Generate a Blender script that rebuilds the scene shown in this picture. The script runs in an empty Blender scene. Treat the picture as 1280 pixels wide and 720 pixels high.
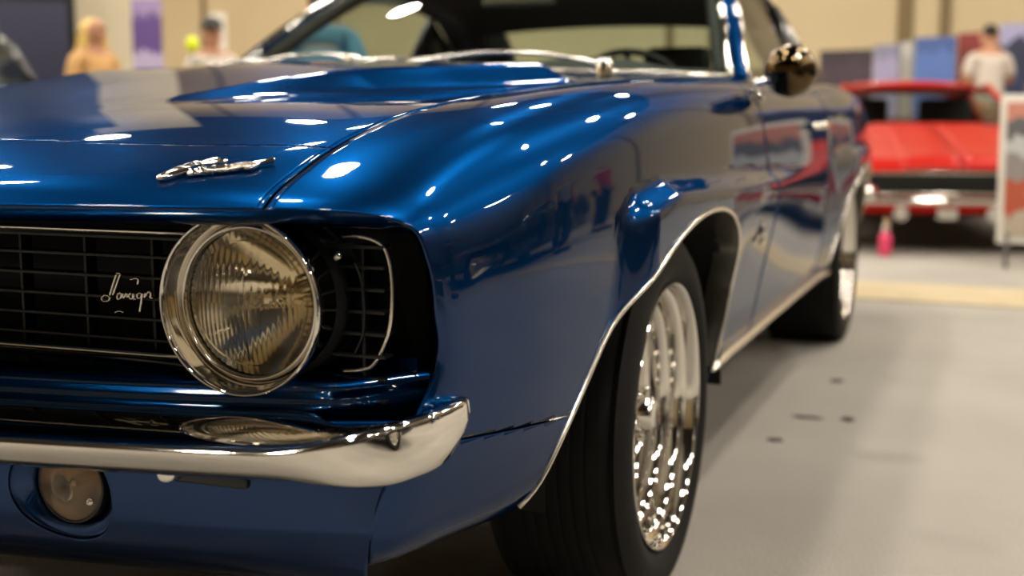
import bpy, bmesh, math, random
import numpy as np
from mathutils import Vector, Matrix
random.seed(7)
S = bpy.context.scene
COL = S.collection
PI = math.pi

# ------------------------------------------------------------ camera, world, lights, exposure
cam_d = bpy.data.cameras.new('camera')
cam = bpy.data.objects.new('camera', cam_d); COL.objects.link(cam)
cam_d.sensor_width = 36.0; cam_d.lens = 45.0
cam_d.clip_start = 0.05; cam_d.clip_end = 200
cam.location = (1.44, -1.12, 0.84)
cam.rotation_euler = (math.radians(90 - 7.8), 0, math.radians(20.9))
cam_d.dof.use_dof = True
cam_d.dof.focus_distance = 1.58
cam_d.dof.aperture_fstop = 2.9
cam_d.dof.aperture_blades = 0
S.camera = cam
S.view_settings.view_transform = 'Standard'
S.view_settings.look = 'None'
S.view_settings.gamma = 1.0
S.view_settings.use_curve_mapping = False
S.view_settings.exposure = 0.0
LAMP_POWER = 620.0
CEIL_Z = 6.6
w = bpy.data.worlds.new('world'); S.world = w; w.use_nodes = True
w.node_tree.nodes['Background'].inputs[0].default_value = (1.0, 0.86, 0.68, 1)
w.node_tree.nodes['Background'].inputs[1].default_value = 0.02

# ------------------------------------------------------------ materials
def mat(name, col, rough=0.5, metal=0.0, **kw):
    m = bpy.data.materials.new(name); m.use_nodes = True
    b = m.node_tree.nodes['Principled BSDF']
    b.inputs['Base Color'].default_value = (*col, 1)
    b.inputs['Roughness'].default_value = rough
    b.inputs['Metallic'].default_value = metal
    for k, v in kw.items():
        b.inputs[k.replace('_', ' ')].default_value = v
    return m

def noise_col(m, c1, c2, scale, detail=4, lo=0.35, hi=0.65, bump=0.0, bscale=None, stretch=None):
    nt = m.node_tree; b = nt.nodes['Principled BSDF']
    tc = nt.nodes.new('ShaderNodeTexCoord'); n = nt.nodes.new('ShaderNodeTexNoise')
    src = tc.outputs['Object']
    if stretch:
        mp = nt.nodes.new('ShaderNodeMapping'); mp.inputs['Scale'].default_value = stretch
        nt.links.new(src, mp.inputs[0]); src = mp.outputs[0]
    n.inputs['Scale'].default_value = scale; n.inputs['Detail'].default_value = detail
    nt.links.new(src, n.inputs['Vector'])
    r = nt.nodes.new('ShaderNodeValToRGB')
    r.color_ramp.elements[0].position = lo; r.color_ramp.elements[1].position = hi
    r.color_ramp.elements[0].color = (*c1, 1); r.color_ramp.elements[1].color = (*c2, 1)
    nt.links.new(n.outputs['Fac'], r.inputs[0]); nt.links.new(r.outputs[0], b.inputs['Base Color'])
    if bump:
        n2 = nt.nodes.new('ShaderNodeTexNoise'); n2.inputs['Scale'].default_value = bscale or scale * 4
        n2.inputs['Detail'].default_value = 5
        nt.links.new(src, n2.inputs['Vector'])
        bp = nt.nodes.new('ShaderNodeBump'); bp.inputs['Strength'].default_value = bump
        bp.inputs['Distance'].default_value = 0.01
        nt.links.new(n2.outputs['Fac'], bp.inputs['Height']); nt.links.new(bp.outputs[0], b.inputs['Normal'])
    return m

M = {}
def facing_fac(nt, base, top, power):
    lw = nt.nodes.new('ShaderNodeLayerWeight'); lw.inputs['Blend'].default_value = 0.5
    p = nt.nodes.new('ShaderNodeMath'); p.operation = 'POWER'; p.inputs[1].default_value = power
    a = nt.nodes.new('ShaderNodeMath'); a.operation = 'MULTIPLY_ADD'; a.inputs[1].default_value = top; a.inputs[2].default_value = base
    nt.links.new(lw.outputs['Facing'], p.inputs[0]); nt.links.new(p.outputs[0], a.inputs[0]); return a.outputs[0]
def metallic_paint(name, col, rough):
    m = bpy.data.materials.new(name); m.use_nodes = True; nt = m.node_tree; nt.nodes.clear()
    o = nt.nodes.new('ShaderNodeOutputMaterial'); mix = nt.nodes.new('ShaderNodeMixShader')
    g = nt.nodes.new('ShaderNodeBsdfAnisotropic'); g.inputs['Color'].default_value = (*col, 1); g.inputs['Roughness'].default_value = rough
    tc = nt.nodes.new('ShaderNodeTexCoord'); v = nt.nodes.new('ShaderNodeTexVoronoi'); v.inputs['Scale'].default_value = 900
    bp = nt.nodes.new('ShaderNodeBump'); bp.inputs['Strength'].default_value = .12; bp.inputs['Distance'].default_value = .0004
    nt.links.new(tc.outputs['Object'], v.inputs['Vector']); nt.links.new(v.outputs['Color'], bp.inputs['Height']); nt.links.new(bp.outputs[0], g.inputs['Normal'])
    c = nt.nodes.new('ShaderNodeBsdfAnisotropic'); c.inputs['Color'].default_value = (1, 1, 1, 1); c.inputs['Roughness'].default_value = .02
    nt.links.new(facing_fac(nt, .032, .82, 6.2), mix.inputs[0]); nt.links.new(g.outputs[0], mix.inputs[1]); nt.links.new(c.outputs[0], mix.inputs[2]); nt.links.new(mix.outputs[0], o.inputs[0])
    return m
M['paint'] = metallic_paint('blue_metallic_paint', (0.0004, 0.031, 0.130), 0.31)
M['chrome'] = mat('chrome', (0.82, 0.79, 0.74), 0.06, 1.0)
M['chrome_soft'] = mat('polished_metal', (0.75, 0.72, 0.66), 0.16, 1.0)
M['trim_metal'] = mat('bright_trim', (0.8, 0.76, 0.68), 0.22, 1.0)
M['mirror_shell'] = mat('dark_brown_chrome', (0.10, 0.07, 0.035), 0.08, 1.0)
M['black'] = mat('gloss_black', (0.006, 0.006, 0.007), 0.3)
M['grille'] = mat('satin_black_plastic', (0.006, 0.006, 0.007), 0.42)
M['void'] = mat('black_cavity', (0.003, 0.003, 0.003), 0.9)
M['rubber'] = noise_col(mat('tire_rubber', (0.004, 0.0038, 0.0035), 0.75, Specular_IOR_Level=0.25), (0.003, 0.003, 0.003), (0.006, 0.0055, 0.005), 12)
M['vinyl'] = mat('black_vinyl', (0.008, 0.008, 0.008), 0.35, Coat_Weight=0.5, Coat_Roughness=0.12)
M['cabin'] = noise_col(mat('cabin_vinyl', (0.012, 0.012, 0.011), 0.6), (0.009, 0.009, 0.009), (0.016, 0.015, 0.014), 9)
M['red_plastic'] = mat('red_enamel', (0.45, 0.02, 0.02), 0.3)

def glass_mat(name, tint, rough=0.0, ior=1.5):
    m = bpy.data.materials.new(name); m.use_nodes = True; nt = m.node_tree; nt.nodes.clear()
    o = nt.nodes.new('ShaderNodeOutputMaterial'); mix = nt.nodes.new('ShaderNodeMixShader')
    t = nt.nodes.new('ShaderNodeBsdfTransparent'); t.inputs[0].default_value = (*tint, 1)
    g = nt.nodes.new('ShaderNodeBsdfGlossy'); g.inputs['Roughness'].default_value = rough
    nt.links.new(facing_fac(nt, .035, .70, 4.5), mix.inputs[0]); nt.links.new(t.outputs[0], mix.inputs[1])
    nt.links.new(g.outputs[0], mix.inputs[2]); nt.links.new(mix.outputs[0], o.inputs[0])
    return m
M['glass'] = glass_mat('window_glass', (0.72, 0.80, 0.76), 0.01, 1.35)
M['lens'] = mat('fluted_lens_glass', (1.0, 0.98, 0.93), 0.02, 0.0, Transmission_Weight=1.0, IOR=1.33)
M['amber'] = mat('clear_parking_lens', (0.72, 0.60, 0.45), 0.15, 0.0, Transmission_Weight=0.9, IOR=1.4)
M['reflector'] = mat('lamp_reflector', (0.85, 0.80, 0.68), 0.10, 1.0)
M['dull_reflector'] = mat('dull_lamp_reflector', (0.42, 0.33, 0.25), 0.28, 1.0)
M['bulb_shield'] = mat('bulb_shield_metal', (0.7, 0.62, 0.45), 0.2, 1.0)

# carpet
M['carpet'] = noise_col(mat('grey_carpet', (0.36, 0.34, 0.31), 0.95), (0.31, 0.29, 0.262), (0.40, 0.378, 0.34), 1.1, 8, 0.3, 0.7, 0.55, 160)
M['carpet_strip'] = noise_col(mat('tan_carpet_edging', (0.4, 0.33, 0.2), 0.95), (0.42, 0.34, 0.21), (0.50, 0.42, 0.28), 6, 5, 0.3, 0.7, 0.3, 120)
M['stain'] = noise_col(mat('dark_floor_smudge', (0.03, 0.028, 0.024), 0.8), (0.03, 0.028, 0.024), (0.07, 0.06, 0.05), 60)
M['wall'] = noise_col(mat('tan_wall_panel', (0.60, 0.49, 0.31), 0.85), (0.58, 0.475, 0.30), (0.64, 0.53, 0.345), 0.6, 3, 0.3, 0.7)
M['wall_dark'] = noise_col(mat('added_drape_fabric', (0.10, 0.085, 0.07), 0.9), (0.08, 0.07, 0.06), (0.13, 0.11, 0.09), 0.8, 3, 0.3, 0.7, stretch=(6, 6, .3))
M['wall_dim'] = noise_col(mat('darkened_wall_panel', (0.30, 0.25, 0.19), 0.9), (0.27, 0.225, 0.17), (0.34, 0.285, 0.215), 0.6, 3, 0.3, 0.7)  # tan wall colour darkened so the right wall reflects dimmer in the paint
M['wall_seam'] = mat('brown_wall_seam', (0.20, 0.145, 0.07), 0.8)
M['wall_light'] = mat('cream_column', (0.72, 0.64, 0.47), 0.8)
M['ceiling'] = mat('dark_ceiling', (0.035, 0.033, 0.032), 0.9)
M['red_paint'] = mat('red_car_paint', (0.40, 0.007, 0.002), 0.35, 0.0, Coat_Weight=.15, Specular_IOR_Level=.1, Coat_Roughness=.04)
M['dark_paint'] = mat('black_car_paint', (0.01, 0.009, 0.012), 0.25, 0.0, Coat_Weight=1.0, Coat_Roughness=0.03)
M['white'] = mat('white_fabric', (0.62, 0.56, 0.50), 0.85)
M['skin'] = mat('skin', (0.48, 0.24, 0.14), 0.6, Subsurface_Weight=0.1)
def emis(name, col, s):
    m = bpy.data.materials.new(name); m.use_nodes = True; b = m.node_tree.nodes['Principled BSDF']
    b.inputs['Base Color'].default_value = (*col, 1)
    b.inputs['Emission Color'].default_value = (*col, 1); b.inputs['Emission Strength'].default_value = s
    return m

# ------------------------------------------------------------ helpers
def tag(o, label=None, cat=None, group=None, kind=None):
    if label: o['label'] = label
    if cat: o['category'] = cat
    if group: o['group'] = group
    if kind: o['kind'] = kind
    return o
def empty(name, loc=(0, 0, 0), rz=0):
    o = bpy.data.objects.new(name, None); COL.objects.link(o); o.location = loc; o.rotation_euler.z = rz
    o.empty_display_size = 0.1
    return o
def link(name, me, m, parent=None, smooth=True):
    if smooth:
        for p in me.polygons: p.use_smooth = True
    if m is not None: me.materials.append(m)
    o = bpy.data.objects.new(name, me); COL.objects.link(o)
    if parent is not None: o.parent = parent
    return o
def mesh(name, v, f, m, parent=None, smooth=True):
    me = bpy.data.meshes.new(name); me.from_pydata([tuple(map(float, p)) for p in v], [], f); me.validate(); me.update()
    return link(name, me, m, parent, smooth)
def fix_normals(o):
    bm = bmesh.new(); bm.from_mesh(o.data); bmesh.ops.recalc_face_normals(bm, faces=bm.faces); bm.to_mesh(o.data); bm.free(); return o
class MB:
    def __init__(s): s.v = []; s.f = []
    def add(s, v, f):
        n = len(s.v); s.v += [tuple(map(float, p)) for p in v]; s.f += [tuple(i + n for i in q) for q in f]; return s
    def box(s, c, d, rz=0, bev=0.0, M4=None):
        bm = bmesh.new(); bmesh.ops.create_cube(bm, size=1)
        bmesh.ops.scale(bm, vec=d, verts=bm.verts)
        if bev: bmesh.ops.bevel(bm, geom=bm.edges[:], offset=bev, segments=2, profile=0.6, affect='EDGES')
        T = Matrix.Translation(c) @ (M4 if M4 is not None else Matrix.Rotation(rz, 4, 'Z'))
        bm.transform(T); bm.verts.index_update()
        s.add([v.co[:] for v in bm.verts], [[v.index for v in f.verts] for f in bm.faces]); bm.free(); return s
    def tube(s, pts, r, n=8, closed=False, flat=1.0):
        P = [Vector(p) for p in pts]; L = len(P); base = len(s.v); up = Vector((0, 0, 1)); nprev = None
        rr = r if hasattr(r, '__len__') else [r] * L
        for i in range(L):
            a = P[(i - 1) % L] if (closed or i) else P[0]; b = P[(i + 1) % L] if (closed or i < L - 1) else P[-1]
            t = (b - a).normalized()
            if nprev is None:
                nn = t.cross(up); nn = t.cross(Vector((1, 0, 0))) if nn.length < 1e-3 else nn
            else: nn = nprev - t * nprev.dot(t)
            nn.normalize(); nprev = nn; bb = t.cross(nn)
            for k in range(n):
                a_ = 2 * PI * k / n; s.v.append(tuple(P[i] + nn * math.cos(a_) * rr[i] + bb * math.sin(a_) * rr[i] * flat))
        for i in range(L if closed else L - 1):
            for k in range(n):
                j = (i + 1) % L
                s.f.append((base + i * n + k, base + i * n + (k + 1) % n, base + j * n + (k + 1) % n, base + j * n + k))
        if not closed:
            s.f.append(tuple(base + k for k in range(n))[::-1]); s.f.append(tuple(base + (L - 1) * n + k for k in range(n)))
        return s
    def lathe(s, prof, c, axis, n=64, closed=False):
        """prof: (a, r) a along axis ('x','-x','y','-y','z')"""
        base = len(s.v); L = len(prof)
        sg = -1 if axis[0] == '-' else 1; ax = axis[-1]
        for a, r in prof:
            for k in range(n):
                t = 2 * PI * k / n; p, q = r * math.cos(t), r * math.sin(t)
                d = {'x': (a * sg, p, q), 'y': (p, a * sg, q), 'z': (p, q, a * sg)}[ax]
                s.v.append((c[0] + d[0], c[1] + d[1], c[2] + d[2]))
        for i in range(L if closed else L - 1):
            j = (i + 1) % L
            for k in range(n):
                s.f.append((base + i * n + k, base + i * n + (k + 1) % n, base + j * n + (k + 1) % n, base + j * n + k))
        return s
    def grid(s, G):
        base = len(s.v); ni = len(G); nj = len(G[0])
        for r in G:
            for p in r: s.v.append(tuple(map(float, p)))
        for i in range(ni - 1):
            for j in range(nj - 1):
                s.f.append((base + i * nj + j, base + i * nj + j + 1, base + (i + 1) * nj + j + 1, base + (i + 1) * nj + j))
        return s
    def mirror_x(s):
        n = len(s.v); s.v += [(-x, y, z) for x, y, z in s.v]; s.f += [tuple(i + n for i in q)[::-1] for q in s.f]; return s
    def flip_x(s):
        s.v = [(-x, y, z) for x, y, z in s.v]; s.f = [q[::-1] for q in s.f]; return s
    def build(s, name, m, parent=None, smooth=True, sharp=None, recalc=True):
        o = mesh(name, s.v, s.f, m, parent, smooth)
        if recalc: fix_normals(o)
        if sharp and smooth:
            o.data.set_sharp_from_angle(angle=math.radians(sharp))
        return o
def solidify(o, t, offset=-1):
    md = o.modifiers.new('solid', 'SOLIDIFY'); md.thickness = t; md.offset = offset; md.use_even_offset = False; return o
def crv(pts, n=8, closed=False):
    """Catmull-Rom through points"""
    P = [np.array(p, float) for p in pts]; L = len(P); out = []
    for i in range(L if closed else L - 1):
        p0 = P[(i - 1) % L] if (closed or i) else 2 * P[0] - P[1]
        p1 = P[i]; p2 = P[(i + 1) % L]
        p3 = P[(i + 2) % L] if (closed or i < L - 2) else 2 * P[-1] - P[-2]
        for k in range(n):
            t = k / n
            out.append(tuple(0.5 * (2 * p1 + (p2 - p0) * t + (2 * p0 - 5 * p1 + 4 * p2 - p3) * t * t + (3 * p1 - p0 - 3 * p2 + p3) * t ** 3)))
    if not closed: out.append(tuple(P[-1]))
    return out
def pchip(x, y, xq):
    x = np.asarray(x, float); y = np.asarray(y, float); h = np.diff(x); d = np.diff(y) / h; n = len(x)
    m = np.zeros(n)
    for i in range(1, n - 1):
        if d[i - 1] * d[i] > 0:
            w1 = 2 * h[i] + h[i - 1]; w2 = h[i] + 2 * h[i - 1]; m[i] = (w1 + w2) / (w1 / d[i - 1] + w2 / d[i])
    m[0] = d[0]; m[-1] = d[-1]
    xq = np.clip(xq, x[0], x[-1]); k = np.clip(np.searchsorted(x, xq) - 1, 0, n - 2); t = (xq - x[k]) / h[k]
    return ((2 * t**3 - 3 * t**2 + 1) * y[k] + (t**3 - 2 * t**2 + t) * h[k] * m[k] + (-2 * t**3 + 3 * t**2) * y[k + 1] + (t**3 - t**2) * h[k] * m[k + 1])
def natspline_matrix(k, q):
    """matrix W so W@vals = natural cubic spline through knots k evaluated at q"""
    n = len(k); h = np.diff(k); A = np.zeros((n, n)); B = np.zeros((n, n)); A[0, 0] = A[-1, -1] = 1
    for i in range(1, n - 1):
        A[i, i - 1] = h[i - 1]; A[i, i] = 2 * (h[i - 1] + h[i]); A[i, i + 1] = h[i]
        B[i, i - 1] = 6 / h[i - 1]; B[i, i] = -6 / h[i - 1] - 6 / h[i]; B[i, i + 1] = 6 / h[i]
    Mx = np.linalg.solve(A, B); W = np.zeros((len(q), n))
    for a, x in enumerate(q):
        i = min(max(int(np.searchsorted(k, x)) - 1, 0), n - 2); L = k[i + 1] - x; R = x - k[i]; H = h[i]
        W[a] += Mx[i] * (L**3 / (6 * H) - H * L / 6) + Mx[i + 1] * (R**3 / (6 * H) - H * R / 6)
        W[a, i] += L / H; W[a, i + 1] += R / H
    return W
def sstep(x, a, b):
    t = np.clip((x - a) / (b - a), 0, 1); return t * t * (3 - 2 * t)

# ============================================================ BODY SURFACE (driver half, x > 0)
LEAD = [-.115, -.045, .018, .050, .085, .125, .140, .148, .155, .165, .105, .090, .125, .180]
ROWS = [  # (y knots, x knots, z knots) per longitudinal row, from the hood centre down to the sill
 ([-.115,-.095,-.045,.03,.20,.47,.97,1.45,1.9,2.4,3.0,3.9,4.3,4.6,4.72],[0]*15,[.742,.756,.774,.789,.811,.851,.886,.913,.94,.95,.96,.965,.955,.93,.90]),
 ([-.045,-.025,.02,.09,.20,.47,.97,1.45,1.9,2.4,3.0,3.9,4.3,4.6,4.72],[.36]*15,[.741,.754,.770,.786,.809,.850,.877,.904,.937,.945,.955,.96,.95,.925,.895]),
 ([.018,.035,.07,.12,.20,.47,.97,1.45,1.9,2.4,3.0,3.9,4.3,4.6,4.72],[.61]*15,[.739,.752,.768,.783,.804,.848,.878,.904,.931,.935,.94,.95,.94,.915,.885]),
 ([.050,.065,.10,.15,.20,.47,.97,1.45,1.9,2.4,3.0,3.9,4.3,4.6,4.72],[.715]*15,[.738,.749,.765,.782,.799,.847,.885,.908,.926,.93,.935,.945,.935,.91,.88]),
 ([.085,.10,.13,.17,.25,.47,.97,1.45,1.9,2.4,3.0,3.7,4.3,4.6,4.72],[.785]*15,[.735,.745,.758,.772,.797,.844,.891,.912,.924,.928,.930,.945,.93,.905,.875]),
 ([.125,.14,.165,.20,.25,.47,.97,1.45,1.9,2.4,3.0,3.7,4.3,4.6,4.72],[.838,.839,.840,.840,.840,.842,.846,.846,.845,.842,.838,.855,.845,.82,.80],[.722,.731,.743,.756,.772,.829,.882,.904,.914,.918,.920,.935,.915,.89,.86]),
 ([.140,.17,.25,.47,.97,1.45,1.9,3.0,3.7,4.3,4.6,4.72],[.858,.867,.875,.891,.902,.905,.903,.898,.913,.895,.86,.83],[.690,.702,.722,.780,.840,.860,.872,.876,.888,.87,.84,.82]),
 ([.148,.17,.25,.47,.97,1.45,1.9,3.0,3.7,4.3,4.6,4.72],[.864,.872,.885,.907,.922,.924,.921,.917,.938,.915,.875,.84],[.652,.655,.672,.722,.770,.79,.80,.80,.81,.79,.77,.755]),
 ([.155,.17,.25,.47,.97,1.45,1.9,3.0,3.7,4.3,4.6,4.72],[.863,.871,.886,.911,.928,.930,.928,.925,.948,.922,.88,.845],[.612,.613,.622,.655,.69,.70,.705,.705,.71,.70,.69,.68]),
 ([.165,.18,.25,.47,.97,1.45,1.9,3.0,3.7,4.3,4.6,4.72],[.856,.864,.880,.906,.926,.928,.926,.923,.944,.918,.878,.84],[.550,.550,.553,.568,.580,.585,.585,.585,.59,.585,.58,.575]),
 ([.105,.14,.25,.47,.97,1.45,1.9,3.0,3.7,4.3,4.6,4.72],[.836,.850,.870,.897,.918,.920,.917,.915,.93,.905,.865,.83],[.462,.463,.465,.474,.47,.465,.46,.46,.465,.465,.47,.47]),
 ([.090,.13,.25,.47,.97,1.45,1.9,3.0,3.7,4.3,4.6,4.72],[.815,.833,.853,.880,.902,.902,.899,.897,.905,.88,.84,.81],[.385,.385,.384,.380,.37,.36,.355,.355,.36,.37,.39,.40]),
 ([.125,.16,.25,.47,.97,1.45,1.9,3.0,3.7,4.3,4.6,4.72],[.790,.805,.822,.848,.870,.868,.866,.866,.87,.85,.81,.78],[.332,.330,.325,.308,.285,.278,.275,.275,.28,.30,.33,.35]),
 ([.180,.21,.30,.47,.97,1.45,1.9,3.0,3.7,4.3,4.6,4.72],[.745,.755,.770,.795,.815,.812,.810,.810,.81,.79,.75,.72],[.306,.304,.298,.285,.255,.245,.240,.24,.245,.27,.30,.32]),
]
T = np.concatenate([np.arange(0, .22, .004), np.arange(.22, 1.6, .010), np.arange(1.6, 4.72, .02), [4.72]])
NT = len(T)
CP = np.zeros((NT, len(ROWS), 3))
for r, (yk, xk, zk) in enumerate(ROWS):
    y = T + LEAD[r] * (1 - sstep(T, 0, .45))
    CP[:, r, 0] = pchip(yk, xk, y); CP[:, r, 1] = y; CP[:, r, 2] = pchip(yk, zk, y)
# smooth along T (uniform resample free: weights by distance)
def smooth_T(A, sig):
    out = A.copy()
    for i, t in enumerate(T):
        s_ = sig * min(1.0, max(0.0, t / .18)) * min(1.0, max(0.0, (4.72 - t) / .15))
        if s_ < 1e-3: continue
        wgt = np.exp(-0.5 * ((T - t) / s_) ** 2) * np.gradient(T)
        wgt /= wgt.sum()
        loc = (T * wgt).sum() - t
        B = np.tensordot(wgt, A, axes=(0, 0)); out[i] = B
        out[i, :, 1] = A[i, :, 1]
    return out
CP = smooth_T(CP, .05)
mid = CP[np.searchsorted(T, .9)]
VK = np.concatenate([[0], np.cumsum(np.linalg.norm(np.diff(mid, axis=0), axis=1))])
NV = 150
VQ = np.linspace(0, VK[-1], NV)
W = natspline_matrix(VK, VQ)
G = np.einsum('qr,trc->tqc', W, CP)
G[:, 0, 0] = 0
# front arch of the wheel and the eyebrow flare
ARCH = crv([(.415,.18),(.438,.26),(.472,.328),(.567,.446),(.690,.555),(.82,.622),(.99,.660),(1.16,.668),(1.30,.648),(1.405,.590),(1.447,.51),(1.43,.42),(1.38,.32),(1.33,.20)], 8)
WY0, WY1 = 1.0, 3.74
RARCH = [(2.0 * .0 + 3.74 + (y - 1.02) * .92, min(z, 9) * 0.98) for y, z in ARCH]
def poly_sd(poly, Y, Z):
    """signed distance, negative inside, polygon closed at the bottom"""
    P = np.array(list(poly) + [(poly[-1][0], 0.0), (poly[0][0], 0.0)]); n = len(P)
    D = np.full(Y.shape, 1e9); ins = np.zeros(Y.shape, bool)
    for i in range(n):
        a = P[i]; b = P[(i + 1) % n]; e = b - a; L2 = (e ** 2).sum() + 1e-12
        t = np.clip(((Y - a[0]) * e[0] + (Z - a[1]) * e[1]) / L2, 0, 1)
        D = np.minimum(D, np.hypot(Y - a[0] - t * e[0], Z - a[1] - t * e[1]))
        c = ((a[1] > Z) != (b[1] > Z)) & (Y < (b[0] - a[0]) * (Z - a[1]) / (b[1] - a[1] + 1e-12) + a[0]); ins ^= c
    return np.where(ins, -D, D)
X, Y, Z = G[..., 0].copy(), G[..., 1].copy(), G[..., 2].copy()
side = sstep(X, .86, .90)
zr = np.interp(Y, [.6, .75, .9, 1.4, 1.9, 2.8], [.64, .695, .712, .700, .685, .67])
amp = np.interp(Y, [.62, .76, 1.3, 1.6, 1.9, 2.5, 2.9], [0, .036, .036, .034, .026, .006, 0])
fl = sstep(zr - Z, -.024, .008) * sstep(Y + .25 * (.66 - Z), .665, .755)
low = 1 - sstep(zr - Z, .03, .26) * sstep(Y, 1.25, 1.55)
G[..., 0] += side * amp * fl * low
zr2 = .70; amp2 = np.interp(Y, [3.05, 3.45, 4.0, 4.6], [0, .025, .025, 0])
G[..., 0] += side * amp2 * sstep(zr2 - Z, -.03, .012) * (1 - .8 * sstep(zr2 - Z, .05, .3) * (1 - sstep(np.abs(Y - 3.74), .3, .5)) )
# raised centre of the hood
ew = np.interp(Y, [.4, .5, .65, .80, 1.0, 1.2, 1.45], [.24, .28, .31, .33, .37, .45, .58])
hb = .043 * sstep(Y, .38, 1.15)
bul = hb * (1 - sstep(X, ew - .075, ew + .020)) * (Y < 1.9) * (1 - sstep(Y, 1.44, 1.60))
G[..., 2] += bul
X, Y, Z = G[..., 0], G[..., 1], G[..., 2]
GT = np.repeat(T[:, None], NV, 1); GV = np.repeat(VQ[None, :], NT, 0)

def panel(conds, tmin=-1, tmax=99):
    """clip the body grid: every cond(x,y,z,t) array must be >= 0"""
    fields = [c(X, Y, Z, GT) for c in conds]
    alive = np.ones((NT, NV), bool)
    vs = []; fs = []; cache = {}
    F = np.stack(fields, -1) if fields else np.zeros((NT, NV, 1)) + 1
    idx_i = [i for i in range(NT - 1) if T[i] >= tmin and T[i] <= tmax]
    mx = F.max(-1); mn = F.min(-1)
    for i in idx_i:
        for j in range(NV - 1):
            cs = [(i, j), (i, j + 1), (i + 1, j + 1), (i + 1, j)]
            Fc = F[[i, i, i + 1, i + 1], [j, j + 1, j + 1, j]]
            if (Fc.max(0) < 0).any(): continue
            if (Fc >= 0).all():
                f = []
                for c in cs:
                    if c not in cache: cache[c] = len(vs); vs.append(tuple(G[c]))
                    f.append(cache[c])
                fs.append(f); continue
            poly = [(tuple(G[c]), F[c]) for c in cs]
            for k in range(F.shape[-1]):
                new = []
                for a in range(len(poly)):
                    p, fp = poly[a]; q, fq = poly[(a + 1) % len(poly)]
                    if fp[k] >= 0: new.append((p, fp))
                    if (fp[k] >= 0) != (fq[k] >= 0):
                        t = fp[k] / (fp[k] - fq[k])
                        new.append((tuple(p[m] + t * (q[m] - p[m]) for m in range(3)), fp + t * (fq - fp)))
                poly = new
                if len(poly) < 3: break
            if len(poly) < 3: continue
            f = []
            for p, _ in poly:
                key = tuple(round(c_, 5) for c_ in p)
                if key not in cache: cache[key] = len(vs); vs.append(p)
                if not f or f[-1] != cache[key]: f.append(cache[key])
            if len(f) > 1 and f[0] == f[-1]: f.pop()
            if len(f) > 2: fs.append(f)
    return vs, fs
def sheet(name, vf, m, parent, thick=.004, both=None, flip=False):
    v, f = vf
    mb = MB(); mb.add(v, f)
    if both: mb.mirror_x()
    if flip: mb.flip_x()
    o = mesh(name, mb.v, mb.f, m, parent)
    bm = bmesh.new(); bm.from_mesh(o.data)
    bmesh.ops.remove_doubles(bm, verts=bm.verts, dist=.0002)
    bmesh.ops.dissolve_degenerate(bm, dist=.00005, edges=bm.edges)
    bmesh.ops.recalc_face_normals(bm, faces=bm.faces)
    up = sum((fc.normal.z * 1.0 + fc.normal.x * (1 if fc.calc_center_median().x > 0 else -1)) * fc.calc_area() for fc in bm.faces)
    if up < 0: bmesh.ops.reverse_faces(bm, faces=bm.faces)
    bm.to_mesh(o.data); bm.free()
    for p in o.data.polygons: p.use_smooth = True
    solidify(o, thick)
    return o

car = empty('muscle_car', (0, 0, 0))
tag(car, 'metallic blue classic muscle car with round headlight and chrome bumper, nearest the camera', 'car')
SX = .712                      # hood to fender seam
GAPH = .0022
def seamx(x, y): return SX + .0 * y
c_in = lambda x, y, z, t: (SX - GAPH) - x
c_out = lambda x, y, z, t: x - (SX + GAPH)
HOODY = .205; HOODR = 1.46; DOOR0 = 1.90; DOOR1 = 3.02
def doorf(y, z): return DOOR0 - .07 * sstep(z, .70, .92) + .06 * sstep(.60 - z, 0, .3) * 0 
c_arch = lambda x, y, z, t: np.where(x > .6, poly_sd(ARCH, y, z), 1.0)
c_rarch = lambda x, y, z, t: np.where(x > .6, poly_sd(RARCH, y, z), 1.0)
GB = lambda x: 2.22 - .22 * (1 - np.clip(np.abs(x) / .77, 0, 1) ** 2.2)      # windshield base line (y of x)
c_cab = lambda x, y, z, t: np.maximum(x - .765, np.maximum(GB(x) + .0 - y, y - 4.02))
hy = lambda x: HOODY + .035 * (1 - (x / .72) ** 2) * -1
# parts cut from the surface
header = sheet('header_panel', panel([c_in, lambda x, y, z, t: (hy(x) - .0022) - y], tmax=.40), M['paint'], car, both=True)
hood = sheet('hood', panel([c_in, lambda x, y, z, t: y - (hy(x) + .0022), lambda x, y, z, t: HOODR - y], tmax=1.6), M['paint'], car, both=True)
cowl = sheet('cowl_panel', panel([c_in, lambda x, y, z, t: y - (HOODR + .010), lambda x, y, z, t: GB(x) - y], tmin=1.3, tmax=2.4), M['paint'], car, both=True)
def fz(y): return .470 - .13 * (y - .16)
fen_c = [c_out, c_arch, c_cab, lambda x, y, z, t: (doorf(y, z) - .003) - y, lambda x, y, z, t: np.where((y < .9) & (x > .7), z - (fz(y) + .0018), 1.0)]
low_c = [c_out, c_arch, lambda x, y, z, t: np.where(y < .9, (fz(y) - .0018) - z, -1.0)]
door_c = [c_out, c_cab, lambda x, y, z, t: y - (doorf(y, z) + .003), lambda x, y, z, t: (DOOR1 - .003) - y, lambda x, y, z, t: z - .30]
sill_c = [c_out, lambda x, y, z, t: y - (doorf(y, z) + .003), lambda x, y, z, t: (DOOR1 - .003) - y, lambda x, y, z, t: .294 - z]
qtr_c = [c_out, c_cab, c_rarch, lambda x, y, z, t: y - (DOOR1 + .003)]
pf = panel(fen_c, tmax=2.3); pl = panel(low_c, tmax=1.2); pd = panel(door_c, tmin=1.5, tmax=3.3); ps = panel(sill_c, tmin=1.6, tmax=3.3); pq = panel(qtr_c, tmin=2.8)
deck = sheet('trunk_lid', panel([c_in, lambda x, y, z, t: y - 4.02], tmin=3.5), M['paint'], car, both=True)
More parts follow.
